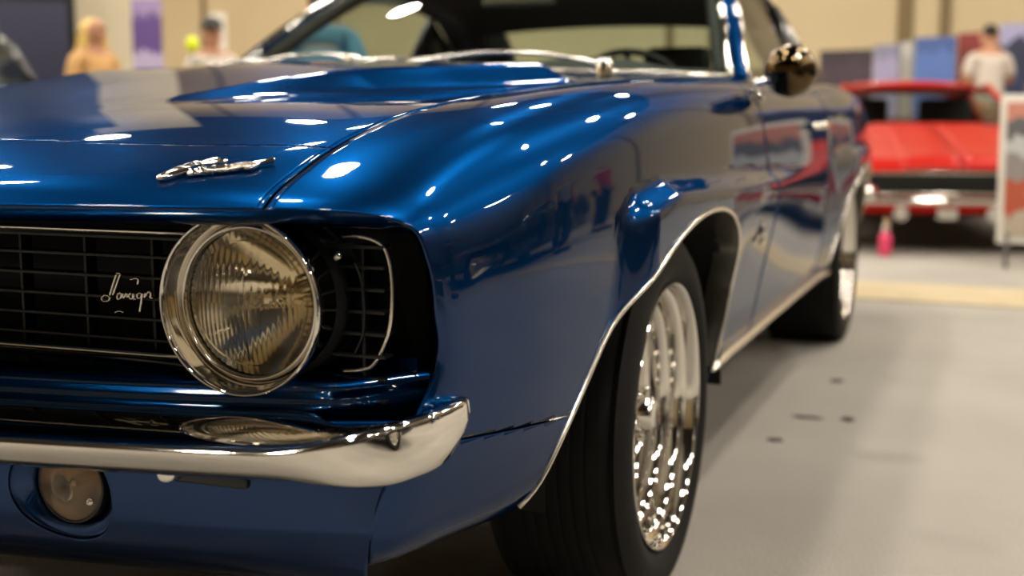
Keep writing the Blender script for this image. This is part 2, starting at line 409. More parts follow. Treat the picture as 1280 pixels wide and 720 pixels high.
for fl_ in (False, True):
    sheet('front_fender', pf, M['paint'], car, flip=fl_)
    sheet('fender_extension', pl, M['paint'], car, flip=fl_)
    sheet('door_panel', pd, M['paint'], car, flip=fl_)
    sheet('rocker_panel', ps, M['paint'], car, flip=fl_)
    sheet('quarter_panel', pq, M['paint'], car, flip=fl_)
# helper: x of body side surface at y,z (nearest grid point on outer half)
side_mask = (GV > VK[5])
def sx(y, z):
    d = (Y - y) ** 2 + (Z - z) ** 2 + np.where(side_mask, 0, 9)
    k = np.argsort(d.ravel())[:4]; ww = 1 / (d.ravel()[k] + 1e-7); return float((X.ravel()[k] * ww).sum() / ww.sum())
def topz(x, y):
    d = (Y - y) ** 2 + (X - x) ** 2 + np.where(GV < VK[6], 0, 9)
    k = np.argsort(d.ravel())[:4]; ww = 1 / (d.ravel()[k] + 1e-7); return float((Z.ravel()[k] * ww).sum() / ww.sum())

# dark structure below the panels: wheel houses, floor pan, firewall and tail
for sg in (1, -1):
    for yc, rr in ((1.0, .47), (3.74, .44)):
        mb = MB()
        R0 = [(min(.915, .86 + .12 * max(0, yc + rr * math.cos(a) - .55)), yc + rr * math.cos(a), max(.18, .28 + .42 * max(0, math.sin(a)) ** .45)) for a in np.linspace(0, PI, 25)]
        R1 = [(.52, p[1], p[2]) for p in R0]
        mb.grid([R0, R1]); mb.add(R1 + [(.52, yc, .18)], [tuple(range(len(R1) + 1))])
        mb.v = [(sg * x, y, z) for x, y, z in mb.v]
        mb.build('wheel_house', M['void'], car)
mb = MB(); mb.box((0, 2.3, .21), (1.5, 1.9, .02), bev=.005); mb.box((0, .75, .30), (1.0, 1.1, .02), bev=.004); mb.box((0, 4.2, .30), (1.0, .8, .02), bev=.004)
mb.build('floor_pan', M['void'], car)
mb = MB(); mb.box((0, .30, .50), (1.50, .02, .38), bev=.003); mb.build('radiator_support', M['void'], car)
mb = MB(); mb.box((0, 1.75, .56), (1.02, .02, .66), bev=.003); mb.build('firewall', M['void'], car)
tl = MB(); n = 24
tailv = [tuple(G[-1, j]) for j in range(0, NV, 3)]
tl.grid([[(x, y, z) for x, y, z in tailv], [(x * .96, y + .03, z * .98 + .01) for x, y, z in tailv], [(x * .5, y + .04, .6 + (z - .6) * .4) for x, y, z in tailv]])
tl.mirror_x(); tl.build('tail_panel', M['paint'], car)
tb = MB(); pp = crv([(-.90,4.45,.50),(-.86,4.74,.50),(-.6,4.80,.50),(0,4.82,.50),(.6,4.80,.50),(.86,4.74,.50),(.90,4.45,.50)], 6)
tb.tube(pp, .05, 10, flat=.6); tb.build('rear_bumper', M['chrome'], car)

# ---- bright mouldings: wheel arch lips and rocker
def arch_trim(poly, sg, r=.0042):
    pts = []
    for (y, z) in poly:
        if z < (.300 if y < 1 else .325): continue
        pts.append((sg * (sx(y, z) + .0005), y, z))
    # smooth
    P = np.array(pts)
    for _ in range(3): P[1:-1] = (P[:-2] + 2 * P[1:-1] + P[2:]) / 4
    mb = MB(); mb.tube([tuple(p) for p in P], r, 8)
    return P, mb
for sg in (1, -1):
    for poly, ins in ((ARCH, 1), (RARCH, 1)):
        P, mb = arch_trim(poly, sg)
        mb.build('arch_moulding', M['trim_metal'], car)
        lip = MB(); lip.grid([[tuple(p) for p in P], [(p[0] - sg * .05, p[1], p[2]) for p in P]])
        lip.build('arch_lip', M['paint'] if False else M['trim_metal'], car)
    mb = MB()
    pts = [(sg * (sx(y, .315) + .004), y, .324 - .005 * (y - 1.4)) for y in np.linspace(1.405, 3.22, 20)]
    mb.tube(pts, [.010] + [.020] * 19, 10, flat=.5); o = mb.build('rocker_moulding', M['trim_metal'], car)

# ============================================================ NOSE: surround, valance, grille, bumper
lead_top = [tuple(G[0, j]) for j in range(NV) if G[0, j, 2] > .545 or j < NV // 2]
jl = len(lead_top) - 1
# inner bucket of the opening: from the leading edge, rolled inward
mb = MB(); rows_ = []
Pl = np.array(lead_top)
cen = np.array([.0, 0, .635])
rows_.append(Pl.copy())
def inward(P, d, dy):
    Q = P.copy()
    tz = np.where(P[:, 0] < .80, 1.0, np.clip((P[:, 2] - .70) / .03, 0, 1))
    Q[:, 2] -= d * tz
    Q[:, 0] -= np.where(P[:, 0] > .70, d * (1 - tz) * 1.0 + d * .5 * tz * np.clip((P[:, 0] - .70) / .12, 0, 1), 0)
    Q[:, 1] += dy
    return Q
rows_ += [inward(Pl, .006, .004), inward(Pl, .014, .014), inward(Pl, .020, .035), inward(Pl, .024, .09)]
mb.grid(rows_); mb.mirror_x(); mb.build('nose_surround', M['paint'], car)

def y0(x): x = abs(x); return -.065 + .105 * (x / .8) ** 2.2
VZ = np.array([.505, .48, .45, .42, .39, .36, .33, .305, .29]); VY = np.array([.045, .035, .032, .034, .042, .060, .090, .125, .16])
def valY(x, z): return y0(x) + float(pchip(VZ[::-1], VY[::-1], np.array([z]))[0])
LX, LZ, LR = .468, .418, .063
VEX = lambda z: float(np.interp(z, [.29, .33, .385, .462, .505], [.772, .789, .815, .837, .850]))
VEY = lambda z: float(np.interp(z, [.29, .33, .385, .462, .505], [.160, .125, .090, .104, .125]))
def valP(u, z):
    x = u * VEX(z); return (x, valY(x, z) + (VEY(z) - valY(VEX(z), z)) * max(0, (u - .55) / .45) ** 2.5, z)
nx, nz = 200, 60
xs = np.linspace(0, 1.0, nx); zs = np.linspace(.29, .505, nz)
vv = []; ff = []; cache = {}
def vid(p):
    k = (round(p[0], 5), round(p[1], 5))
    if k not in cache: cache[k] = len(vv); vv.append(valP(*p))
    return cache[k]
fcirc = lambda p: math.hypot(p[0] * VEX(p[1]) - LX, (p[1] - LZ)) - LR
for i in range(nx - 1):
    for j in range(nz - 1):
        poly = [(xs[i], zs[j]), (xs[i + 1], zs[j]), (xs[i + 1], zs[j + 1]), (xs[i], zs[j + 1])]
        fv = [fcirc(p) for p in poly]
        if max(fv) < 0: continue
        if min(fv) < 0:
            new = []
            for a in range(4):
                p, q = poly[a], poly[(a + 1) % 4]; fa, fb = fv[a], fv[(a + 1) % 4]
                if fa >= 0: new.append(p)
                if (fa >= 0) != (fb >= 0):
                    t = fa / (fa - fb); new.append((p[0] + t * (q[0] - p[0]), p[1] + t * (q[1] - p[1])))
            poly = new
        if len(poly) > 2: ff.append([vid(p) for p in poly])
mb = MB(); mb.add(vv, ff); mb.mirror_x(); o = mb.build('front_valance', M['paint'], car)
solidify(o, .003, 1)
# painted roll below the grille
mb = MB(); rows_ = []
for x in np.linspace(0, .862, 60):
    e = sstep(np.array(x), .74, .862)
    yb = y0(x) * (1 - 0) + .045 + float(e) * .035
    up = float(e) * .010
    rows_.append([(x, yb + .115, .548 + up), (x, yb + .085, .545 + up), (x, yb + .055, .542 + up), (x, yb + .045, .537 + up), (x, yb + .043, .530 + up), (x, yb + .050, .524 + up), (x, yb + .048, .518 + up), (x, yb + .046, .510), (x, yb + .055, .500), (x, yb + .055, .46)])
mb.grid(rows_); mb.mirror_x(); mb.build('grille_sill', M['paint'], car)

# bumper blade
bp_ = crv([(0,-.125),(.2,-.116),(.42,-.092),(.62,-.062),(.76,-.034),(.828,-.008),(.866,.034),(.884,.085),(.890,.13),(.892,.18),(.893,.205)], 10)
bp_ = np.array(bp_); tn = np.gradient(bp_, axis=0); tn /= np.linalg.norm(tn, axis=1)[:, None]
nrm = np.stack([tn[:, 1], -tn[:, 0]], 1)
sl = np.concatenate([[0], np.cumsum(np.linalg.norm(np.diff(bp_, axis=0), axis=1))]); sl /= sl[-1]
FS = np.array([(-.150,.505),(-.13,.513),(-.085,.516),(-.050,.514),(-.025,.508),(-.006,.5005),(-.001,.4975),(0,.4955),(-.001,.4935),(-.006,.484),(-.015,.473),(-.028,.463),(-.045,.458),(-.09,.457)])
SS = np.array([(-.035,.500),(-.030,.512),(-.022,.518),(-.015,.521),(-.008,.5225),(-.003,.5215),(-.001,.5195),(.000,.517),(.0005,.513),(.002,.495),(.001,.475),(-.002,.461),(-.012,.453),(-.04,.452)])
mb = MB(); rows_ = []
for i, p in enumerate(bp_):
    b = float(sstep(sl[i], .70, .86)); sec = FS * (1 - b) + SS * b
    e = float(sstep(sl[i], .955, 1.0)); zc = .500
    row = []
    for d, z in sec:
        if e > 0: z = zc + (z - zc) * (1 - .25 * e); d = d * (1) - .012 * e * e
        zz = z - .006 * (1 - b) * 0
        if z < .50: zz = z + .042 * float(sstep(sl[i], .90, 1.0)) ** 1.5 * (.50 - z) / .05
        row.append((p[0] + nrm[i, 0] * d, p[1] + nrm[i, 1] * d, zz))
    rows_.append(row)
last = rows_[-1]; cx_ = np.mean(last, axis=0)
rows_.append([tuple(cx_ + (np.array(q) - cx_) * .85 + np.array([-.002, .006, 0])) for q in last]); rows_.append([tuple(cx_ + (np.array(q) - cx_) * .1 + np.array([-.006, .008, 0])) for q in last])
mb.grid(rows_); mb.mirror_x(); mb.build('front_bumper', M['chrome'], car)
# bumper bolt and bracket slot
mb = MB(); mb.box((.645, valY(.645, .446) - .004, .447), (.105, .014, .018), bev=.004); br = mb.build('bumper_bracket', M['black'], car)
mb = MB(); mb.lathe([(0, .0001), (.001, .006), (-.004, .010), (-.010, .011), (-.016, .011)], (.605, valY(.605, .45) - .020, .450), '-y', 20); mb.build('bolt', M['chrome'], br)

# grille
GY = .150
grille = MB(); HLX, HLZ, HLR = .661, .626, .096
for k in range(7):
    z = .669 - .0253 * k if k else .669
    w_ = math.sqrt(max(0, HLR ** 2 - (z - HLZ) ** 2))
    for a, b in ((0, HLX - w_), (HLX + w_, .805)):
        if b - a > .005: grille.box(((a + b) / 2, GY + .005, z), (b - a, .022, .0036), bev=.0007)
w_ = math.sqrt(HLR ** 2 - (.692 - HLZ) ** 2)
for a, b in ((0, HLX - w_), (HLX + w_, .805)): grille.box(((a + b) / 2, GY + .005, .692), (b - a, .022, .004), bev=.0008)
for x in (.003, .1015, .20, .2985, .397, .4955, .777):
    grille.box((x, GY + .007, .617), (.004, .020, .150), bev=.0007)
grille.mirror_x(); gr = grille.build('grille', M['grille'], car, sharp=30)
mb = MB(); mb.box((0, GY + .105, .62), (1.62, .01, .24)); mb.build('grille_backing', M['void'], gr, smooth=False)
for z, r in ((.7005, .0035), (.5520, .0042)):
    mb = MB(); mb.tube([(-.60 + .01 * (z < .6), GY - .012, z), (-.3, GY - .016, z), (0, GY - .018, z), (.3, GY - .016, z), (.60 - .01 * (z < .6), GY - .012, z)], r, 8, flat=1.0); mb.build('grille_trim', M['trim_metal'], gr)
for sg in (1, -1):
    c = crv([(sg * .752, GY - .004, .703), (sg * .772, GY - .006, .704), (sg * .792, GY - .004, .700), (sg * .805, GY - .002, .690), (sg * .811, GY, .665), (sg * .812, GY, .630), (sg * .808, GY, .600), (sg * .797, GY, .572), (sg * .785, GY, .556), (sg * .770, GY - .003, .551), (sg * .750, GY - .003, .549)], 6)
    mb = MB(); mb.tube(c, .0026, 8); mb.build('outer_grille_trim', M['trim_metal'], gr)
    mb = MB(); mb.tube(crv([(sg * .770, GY - .01, .675), (sg * .779, GY - .010, .655), (sg * .782, GY - .010, .625), (sg * .779, GY - .008, .595), (sg * .768, GY - .008, .570)], 6), .0016, 6); mb.build('lamp_bracket', M['grille'], gr)
    # painted bucket floor between the lamp and the outer corner
    mb = MB(); rows_ = []
    for a in np.linspace(0, 1, 12):
        rows_.append([(sg * (.835 - .12 * a), .165 + .03 * math.sin(a * PI * .5), .548 + .018 * u * (1 - a) ** 1.2 + 0.001) for u in np.linspace(0, 1, 5)])
    mb.grid(rows_); mb.build('lamp_bucket', M['paint'], gr)

# ---- headlights
def headlight(sg):
    c = (sg * .661, .074, .629); q = .925
    prof = [(-.060, .100), (-.02, .106), (-.004, .1105), (.002, .1100), (.004, .1080), (.002, .1060), (-.003, .1040), (-.007, .1030), (-.013, .1005), (-.020, .0975), (-.026, .0960), (-.030, .094)]; prof = [(a, r * q) for a, r in prof]
    mb = MB(); mb.lathe(prof, c, '-y', 128); hb_ = mb.build('headlight_bezel', M['chrome'], car)
    hb_['label'] = 'chrome headlight ring'
    mb = MB(); mb.lathe([(a, r * q) for a, r in [(-.026, .0962), (-.020, .0945), (-.018, .0925), (-.020, .0905), (-.026, .0895), (-.030, .089)]], c, '-y', 96); mb.build('retaining_ring', M['chrome_soft'], hb_)
    # fluted lens: dome with vertical flutes inside
    nr, nt_ = 110, 180; R = .0900 * q
    def dome(rr): return -.024 + .016 * (1 - (rr / R) ** 2)
    mb = MB()
    outer = []; inner = []
    for i in range(nr + 1):
        r = R * i / nr; ro = []; ri = []
        for k in range(nt_):
            t = 2 * PI * k / nt_; x = r * math.cos(t); z = r * math.sin(t)
            ro.append((c[0] + x, c[1] - dome(r), c[2] + z))
            inn = 1.0 if r < R * .84 else 0.0
            per = .0085 if z > -.0 else .0065
            fl = .0011 * (abs(math.sin(PI * x / per))) * inn * (1 if abs(x) < .062 else .4)
            # prism blocks
            bl = .0010 * math.sin(z * 90 + (3 if x > 0 else 0)) * inn
            rim = .0009 * math.sin(t * 60) * sstep(np.array(r), R * .80, R * .90)
            ri.append((c[0] + x, c[1] - dome(r) + .0045 + fl + bl + float(rim), c[2] + z))
        outer.append(ro + [ro[0]]); inner.append(ri + [ri[0]])
    mb.grid(outer); mb.grid(inner[::-1]); mb.grid([outer[-1], inner[-1]])
    o = mb.build('headlight_lens', M['lens'], hb_, recalc=False)
    bm = bmesh.new(); bm.from_mesh(o.data); bmesh.ops.remove_doubles(bm, verts=bm.verts, dist=1e-5); bmesh.ops.recalc_face_normals(bm, faces=bm.faces); bm.to_mesh(o.data); bm.free()
    prof = [(-.034, .0890 * q)] + [(-.034 - .062 * (1 - (r / .0890) ** 2), r * q) for r in np.linspace(.084, .012, 22)] + [(-.097, .001)]
    mb = MB(); mb.lathe(prof, c, '-y', 96); mb.build('reflector', M['reflector'], hb_)
    mb = MB(); mb.lathe([(-.093, .010), (-.062, .010), (-.056, .014), (-.054, .0135), (-.052, .008), (-.050, .001)], c, '-y', 24); mb.build('bulb_shield', M['bulb_shield'], hb_)
    mb = MB(); mb.lathe([(-.05, .093), (-.075, .096), (-.125, .092), (-.125, .001)], c, '-y', 64); mb.build('headlight_bucket', M['void'], hb_)
    # adjusting screws round the ring
    mb = MB(); mb.lathe([(-.02, .004), (-.016, .0055), (-.012, .005), (-.011, .0005)], (c[0] + sg * .100, c[1] + .03, c[2] + .055), '-y', 12); mb.build('screw', M['chrome_soft'], hb_)
headlight(1); headlight(-1)

# ---- parking lamps in the valance
for sg in (1, -1):
    hole = [(LX + LR * math.cos(a), LZ + LR * math.sin(a)) for a in np.linspace(0, 2 * PI, 65)]
    r0 = [(x, valY(x, z), z) for x, z in hole]
    def ringat(s, dy, k): return [(LX + (x - LX) * s, (valY(x, z) * (1 - k) + (valY(LX, LZ)) * k) + dy, LZ + (z - LZ) * s - .0 * k) for x, z in hole]
    mb = MB(); mb.grid([r0, ringat(.985, .004, .05), ringat(.93, .007, .2), ringat(.85, .013, .45), ringat(.77, .019, .6), ringat(.735, .026, .8), ringat(.73, .060, .9)])
    mb.v = [(sg * x, y, z) for x, y, z in mb.v]; ho = mb.build('parking_lamp_recess', M['paint'], car)
    cc = (sg * LX, valY(LX, LZ) + .016, LZ + .004)
    mb = MB(); mb.lathe([(-.02, .046), (-.002, .046), (0, .0445), (-.001, .043)], cc, '-y', 48); mb.build('lamp_rim', M['black'], ho)
    mb = MB(); mb.lathe([(-.002, .0432)] + [(.008 * (1 - (r / .0432) ** 2), r) for r in np.linspace(.041, .0005, 12)] + [(-.003, .0005), (-.003, .0432)], cc, '-y', 48); mb.build('parking_lamp_lens', M['amber'], ho)
    mb = MB(); mb.lathe([(-.006, .044), (-.016, .036), (-.028, .018), (-.031, .001)], cc, '-y', 40); mb.build('reflector', M['dull_reflector'], ho)
    mb = MB(); mb.lathe([(-.03, .008), (-.014, .009), (-.008, .007), (-.005, .001)], cc, '-y', 20); mb.build('bulb', M['chrome_soft'], ho)
    mb = MB(); mb.lathe([(.002, .0012), (.002, .004), (-.003, .0045)], (cc[0] + sg * .030, cc[1] - .004, cc[2] - .016), '-y', 12); mb.build('screw', M['chrome_soft'], ho)

# ---- badges: cursive strokes as raised chrome script
CAM_STROKES = [
 [(1.35,.95),(1.15,1.12),(.85,1.05),(.50,.75),(.22,.42),(.10,.15),(.25,-.02),(.60,.08),(.95,.32),(1.25,.52)],
 [(.60,.75),(1.05,.98),(1.60,1.20),(2.05,1.32)],
 [(1.55,.88),(2.1,.98),(2.7,1.02)],
 [(1.95,.50),(1.7,.55),(1.5,.30),(1.6,.12),(1.85,.18),(2.05,.52),(1.98,.18),(2.15,.12),(2.4,.30)],
 [(2.4,.30),(2.5,.55),(2.42,.12),(2.62,.48),(2.78,.50),(2.74,.12),(2.95,.48),(3.10,.50),(3.06,.14),(3.25,.22)],
 [(3.70,.50),(3.45,.55),(3.28,.30),(3.38,.12),(3.60,.20),(3.80,.52),(3.75,.15),(3.95,.22)],
 [(3.95,.22),(4.08,.58),(4.05,.42),(4.35,.52)],
 [(4.70,.52),(4.45,.45),(4.38,.22),(4.55,.10),(4.78,.22),(4.80,.45),(4.70,.52),(5.1,.60),(5.45,.68)],
]
def script(name, strokes, origin, ux, uy, sc, r, m, parent):
    mb = MB(); ux = Vector(ux).normalized(); uy = Vector(uy).normalized(); nn = ux.cross(uy)
    for st in strokes:
        c = crv([(a, b, 0) for a, b in st], 5)
        mb.tube([Vector(origin) + ux * (p[0] * sc) + uy * (p[1] * sc) + nn * r * .6 for p in c], r, 6)
    return mb.build(name, m, parent)
# on the header panel: follows its slope
hx0, hx1, hyy = .575, .672, .058
z0_, z1_ = topz(hx0, hyy), topz(hx1, hyy + .060)
zup = topz(.66, hyy + .075)
script('header_badge', [[(a, b * 1.7 - .1) for a, b in st] for st in CAM_STROKES], (hx0, hyy - .004, z0_ + .001), (hx1 - hx0, .060, z1_ - z0_), (0.0, .055, zup - topz(.66, hyy + .02)), .0215, .0032, M['chrome'], car)['label'] = 'chrome script badge'
G_STROKES = [
 [(.1,.55),(.5,.75),(.9,.60),(.85,.30),(.45,.22),(.15,.32),(.1,.55)],
 [(.9,.60),(1.3,1.6),(1.75,2.6)], [(1.2,.60),(1.75,1.75),(2.15,2.6)], [(1.75,2.6),(2.15,2.6)],
 [(1.7,.75),(2.1,.95),(2.1,.55),(1.75,.40),(1.7,.75)], [(2.3,.95),(2.35,.45),(2.7,.95),(2.75,.5)],
 [(3.1,.95),(2.9,.7),(3.1,.42),(3.35,.6),(3.35,.92),(3.3,.4),(3.6,.45)],
 [(4.1,.95),(3.75,.8),(3.8,.5),(4.1,.55),(4.25,.95),(4.1,.1),(3.9,-.75)],
 [(4.6,1.0),(4.45,.5),(4.85,1.0),(5.1,.95),(5.05,.5),(5.3,.55)], [(3.1,2.05),(3.6,2.15),(3.9,2.1),(3.8,1.6)],
 [(1.4,-.75),(1.9,-.6),(2.3,-.72)],
]
script('grille_badge', G_STROKES, (.430, GY - .016, .611), (1, 0, .05), (0, 0, 1), .0143, .0019, M['chrome_soft'], car)['label'] = 'chrome script badge'
# fender badge behind the wheel
mb = MB(); fx = sx(1.70, .585)
mb.box((fx + .004, 1.69, .600), (.008, .030, .012), bev=.002); mb.box((fx + .004, 1.705, .582), (.008, .022, .030), bev=.003); mb.box((fx + .004, 1.69, .560), (.008, .034, .012), bev=.002)
mb.build('fender_badge', M['chrome'], car)
mb = MB(); mb.tube([(sx(2.72, .80) + .004, 2.66, .800), (sx(2.72, .8) + .030, 2.69, .803), (sx(2.72, .8) + .032, 2.80, .803), (sx(2.72, .8) + .004, 2.83, .800)], .010, 10)
mb.build('door_handle', M['chrome'], car)
# side marker lamp
fx = sx(.40, .53) if False else None

# ============================================================ wheels
def wheel(xc, yc, sg, R=.312, wd=.235):
    root = empty('wheel', (sg * xc, yc, R)); root.parent = car
    ax = 'x' if sg > 0 else '-x'; c = (0, 0, 0); rr = .233
    h = wd / 2
    tp = [(h - .012, rr), (h - .002, rr + .010), (h + .004, rr + .022), (h + .006, rr + .030), (h + .0065, rr + .0315), (h + .006, rr + .045), (h + .001, rr + .066), (h - .010, rr + .083), (h - .022, R - .004), (h - .035, R)]
    tr = []
    for k in range(7):
        a0 = h - .04 - (2 * h - .08) * (k / 7); a1 = h - .04 - (2 * h - .08) * ((k + 1) / 7)
        tr += [(a0 - .002, R), (a1 + .006, R), (a1 + .005, R - .003), (a1 + .001, R - .003)] if k < 6 else [(a0 - .002, R), (a1, R)]
    prof = tp + tr + [(-a, r) for a, r in tp[::-1]]
    mb = MB(); mb.lathe(prof, c, ax, 96); mb.build('tire', M['rubber'], root, sharp=35)
    h0 = h - .008
    rp = [(h0 - .010, .232), (h0 + .004, .236), (h0 + .008, .2335), (h0 + .006, .230), (h0 - .004, .2275), (h0 - .016, .2255), (h0 - .020, .216), (h0 - .030, .212), (h0 - .046, .211), (h0 - .050, .203), (h0 - .062, .199), (h0 - .082, .198), (h0 - .088, .190), (h0 - .100, .186), (h0 - .115, .184), (-h0, .200), (-h0, .236)]
    mb = MB(); mb.lathe(rp, c, ax, 96); mb.build('rim', M['chrome'], root, sharp=50)
    # centre: dished disc with five slotted spokes
    cz = h0 - .088
    mb = MB()
    for k in range(5):
        a = 2 * PI * k / 5 + .25
        G_ = []
        for s_ in np.linspace(0, 1, 9):
            r = .050 + s_ * (.188 - .050); hw = .034 + .012 * s_ - .010 * math.sin(PI * s_); off = cz + .030 * (1 - s_) ** 1.5 + .006 * math.sin(PI * s_)
            row = []
            for u in np.linspace(-1, 1, 9):
                b = off - .016 * abs(u) ** 3; p = (b * sg, r * math.cos(a) - u * hw * math.sin(a), r * math.sin(a) + u * hw * math.cos(a)); row.append(p)
            G_.append(row)
        mb.grid(G_)
        G2 = [[(x - sg * .012, y, z) for x, y, z in row] for row in G_]; mb.grid(G2)
    sp = mb.build('wheel_spokes', M['chrome'], root); 
    mb = MB(); mb.lathe([(cz + .0, .062), (cz + .028, .058), (cz + .034, .050), (cz + .036, .034), (cz + .062, .030), (cz + .068, .024), (cz + .070, .001)], c, ax, 40); mb.build('hub_cap', M['chrome'], root, sharp=40)
    for k in range(5):
        a = 2 * PI * k / 5 + .25 + PI / 5
        mb = MB(); mb.lathe([(cz + .02, .010), (cz + .044, .010), (cz + .050, .006), (cz + .051, .0005)], (0, .044 * math.cos(a), .044 * math.sin(a)), ax, 12); mb.build('lug_nut', M['chrome'], root)
    mb = MB(); mb.lathe([(-.03, .16), (-.01, .16), (-.01, .001)], c, ax, 40); mb.build('brake_disc', M['chrome_soft'], root)
    mb = MB(); mb.lathe([(-.035, .182), (-.034, .001)], c, ax, 40); mb.build('brake_backing', M['void'], root)
    return root
for sg in (1, -1):
    wheel(.797, 1.035, sg); wheel(.785, 3.74, sg, wd=.27)

# ============================================================ greenhouse and cabin
NXW = 31
def wb(x): return (x, float(GB(np.array(x))) + .004, topz(min(abs(x), .76), float(GB(np.array(x))) - .01) + .004)
base = [wb(x) for x in np.linspace(-.765, .765, NXW)]
top = [(x, 2.80 - .10 * (1 - (abs(x) / .60) ** 2), 1.262 + .028 * (1 - (abs(x) / .60) ** 2)) for x in np.linspace(-.60, .60, NXW)]
GW = []
for s_ in np.linspace(0, 1, 15):
    GW.append([tuple(np.array(b) * (1 - s_) + np.array(t) * s_ + np.array([0, -.03, .02]) * math.sin(PI * s_) * .6) for b, t in zip(base, top)])
mb = MB(); mb.grid(GW); ws = mb.build('windshield', M['glass'], car)
def strip(name, pts, r, m, parent=car, flat=1.0, n=8): 
    mb = MB(); mb.tube(pts, r, n, flat=flat); return mb.build(name, m, parent)
strip('windshield_base_trim', [(x, y - .006, z + .002) for x, y, z in base], .007, M['trim_metal'])
strip('windshield_header_trim', [(x, y, z) for x, y, z in top], .010, M['trim_metal'])
for sg in (1, -1):
    k = -1 if sg > 0 else 0
    edge = [np.array(r[k]) for r in GW]
    out = np.array([sg * .030, .028, 0])
    mb = MB()
    mb.grid([[tuple(e + np.array([sg * .010, -.004, 0])) for e in edge], [tuple(e + np.array([sg * .030, .002, .004])) for e in edge], [tuple(e + np.array([sg * .044, .020, .002])) for e in edge], [tuple(e + np.array([sg * .040, .050, -.004])) for e in edge], [tuple(e + np.array([-sg * .01, .045, -.01])) for e in edge], [tuple(e + np.array([sg * .0, .004, -.004])) for e in edge], [tuple(e + np.array([sg * .010, -.004, 0])) for e in edge]])
    mb.build('windshield_pillar', M['paint'] if sg > 0 else M['paint'], car)
    strip('pillar_trim', [tuple(e + np.array([sg * .008, -.006, .002])) for e in edge], .0085, M['chrome'])
    strip('pillar_trim', [tuple(e + np.array([sg * .047, .026, .004])) for e in edge], .005, M['chrome'])
    # black cabin side of the pillar
    strip('pillar_lining', [tuple(e + np.array([-sg * .020, .045, -.012])) for e in edge], .024, M['cabin'])
# roof
RZ = lambda y: float(pchip([2.70, 2.85, 3.1, 3.4, 3.7, 4.0, 4.2], [1.290, 1.305, 1.312, 1.292, 1.225, 1.10, .985], np.array([y]))[0])
RW = lambda y: float(pchip([2.70, 3.2, 3.6, 4.0, 4.25], [.625, .635, .64, .68, .72], np.array([y]))[0])
mb = MB(); rows_ = []
for y in np.linspace(2.72, 3.78, 28):
    rw = RW(y); rz = RZ(y); ym = max(0, (2.86 - y))
    row = []
    for u in np.linspace(-1, 1, 33):
        yy = y + (.08 * (abs(u) ** 2)) * (1 if y < 2.9 else max(0, 1 - (y - 2.9) * 3))
        row.append((rw * math.sin(u * PI / 2) ** 1 if False else rw * u, yy, rz - .028 * u * u - .05 * abs(u) ** 8))
    rows_.append(row)
mb.grid(rows_); o = mb.build('roof_panel', M['vinyl'], car); solidify(o, .02)
for sg in (1, -1):
    # sail panel sweeping down to the quarter
    mb = MB(); A = crv([(sg * .632, 2.84, 1.238), (sg * .640, 3.2, 1.252), (sg * .655, 3.5, 1.215), (sg * .70, 3.80, 1.09), (sg * .755, 4.02, .955)], 6)
    B = crv([(sg * .56, 2.80, 1.285), (sg * .57, 3.2, 1.305), (sg * .53, 3.66, 1.225), (sg * .50, 3.9, 1.16), (sg * .56, 4.22, .985)], 6)
    Cc = [((a[0] * .6 + b[0] * .4) * 1.02, a[1] * .6 + b[1] * .4, (a[2] * .5 + b[2] * .5) + .012) for a, b in zip(A, B)]
    mb.grid([A, Cc, B]); o = mb.build('sail_panel', M['vinyl'], car); solidify(o, .025)
    # lower sail filling to the belt
    mb = MB(); A2 = [(sg * .655, 3.50, 1.205), (sg * .70, 3.80, 1.085), (sg * .755, 4.02, .955)]; B2 = [(sg * .735, 3.42, .945), (sg * .755, 3.70, .95), (sg * .765, 4.04, .945)]
    mb.grid([A2, [tuple((np.array(a) + np.array(b)) / 2 + np.array([sg * .01, 0, 0])) for a, b in zip(A2, B2)], B2]); o = mb.build('quarter_pillar', M['vinyl'], car); solidify(o, .02)
    strip('drip_rail', [(a[0] + sg * .004, a[1], a[2]) for a in A], .0055, M['chrome'])
    # side glass
    e = [np.array(r[-1 if sg > 0 else 0]) + np.array([sg * .035, .05, -.004]) for r in GW]
    p0 = e[0]; p1 = e[-1]
    mb = MB(); mb.grid([[(sg * .795, 2.30, .93), (sg * .795, 2.7, .932), (sg * .79, 3.1, .935), (sg * .765, 3.44, .94)], [(sg * .735, 2.55, 1.08), (sg * .73, 2.75, 1.09), (sg * .725, 3.05, 1.09), (sg * .71, 3.42, 1.08)], [(sg * .635, 2.86, 1.235), (sg * .64, 2.95, 1.242), (sg * .645, 3.2, 1.248), (sg * .65, 3.46, 1.21)]])
    mb.build('side_window', M['glass'], car)
    strip('belt_trim', [(sg * .805, 2.28, .925), (sg * .805, 2.7, .926), (sg * .80, 3.1, .928), (sg * .78, 3.5, .938)], .006, M['trim_metal'])
# rear glass
mb = MB(); rows_ = []
for s_ in np.linspace(0, 1, 8):
    row = []
    for u in np.linspace(-1, 1, 17):
        a = np.array([.53 * u, 3.76 + .02 * (1 - u * u), 1.185]); b = np.array([.58 * u, 4.05 + .12 * (1 - u * u), .965])
        row.append(tuple(a * (1 - s_) + b * s_ + np.array([0, .02, .02]) * math.sin(PI * s_)))
    rows_.append(row)
mb.grid(rows_); mb.build('rear_window', M['glass'], car)
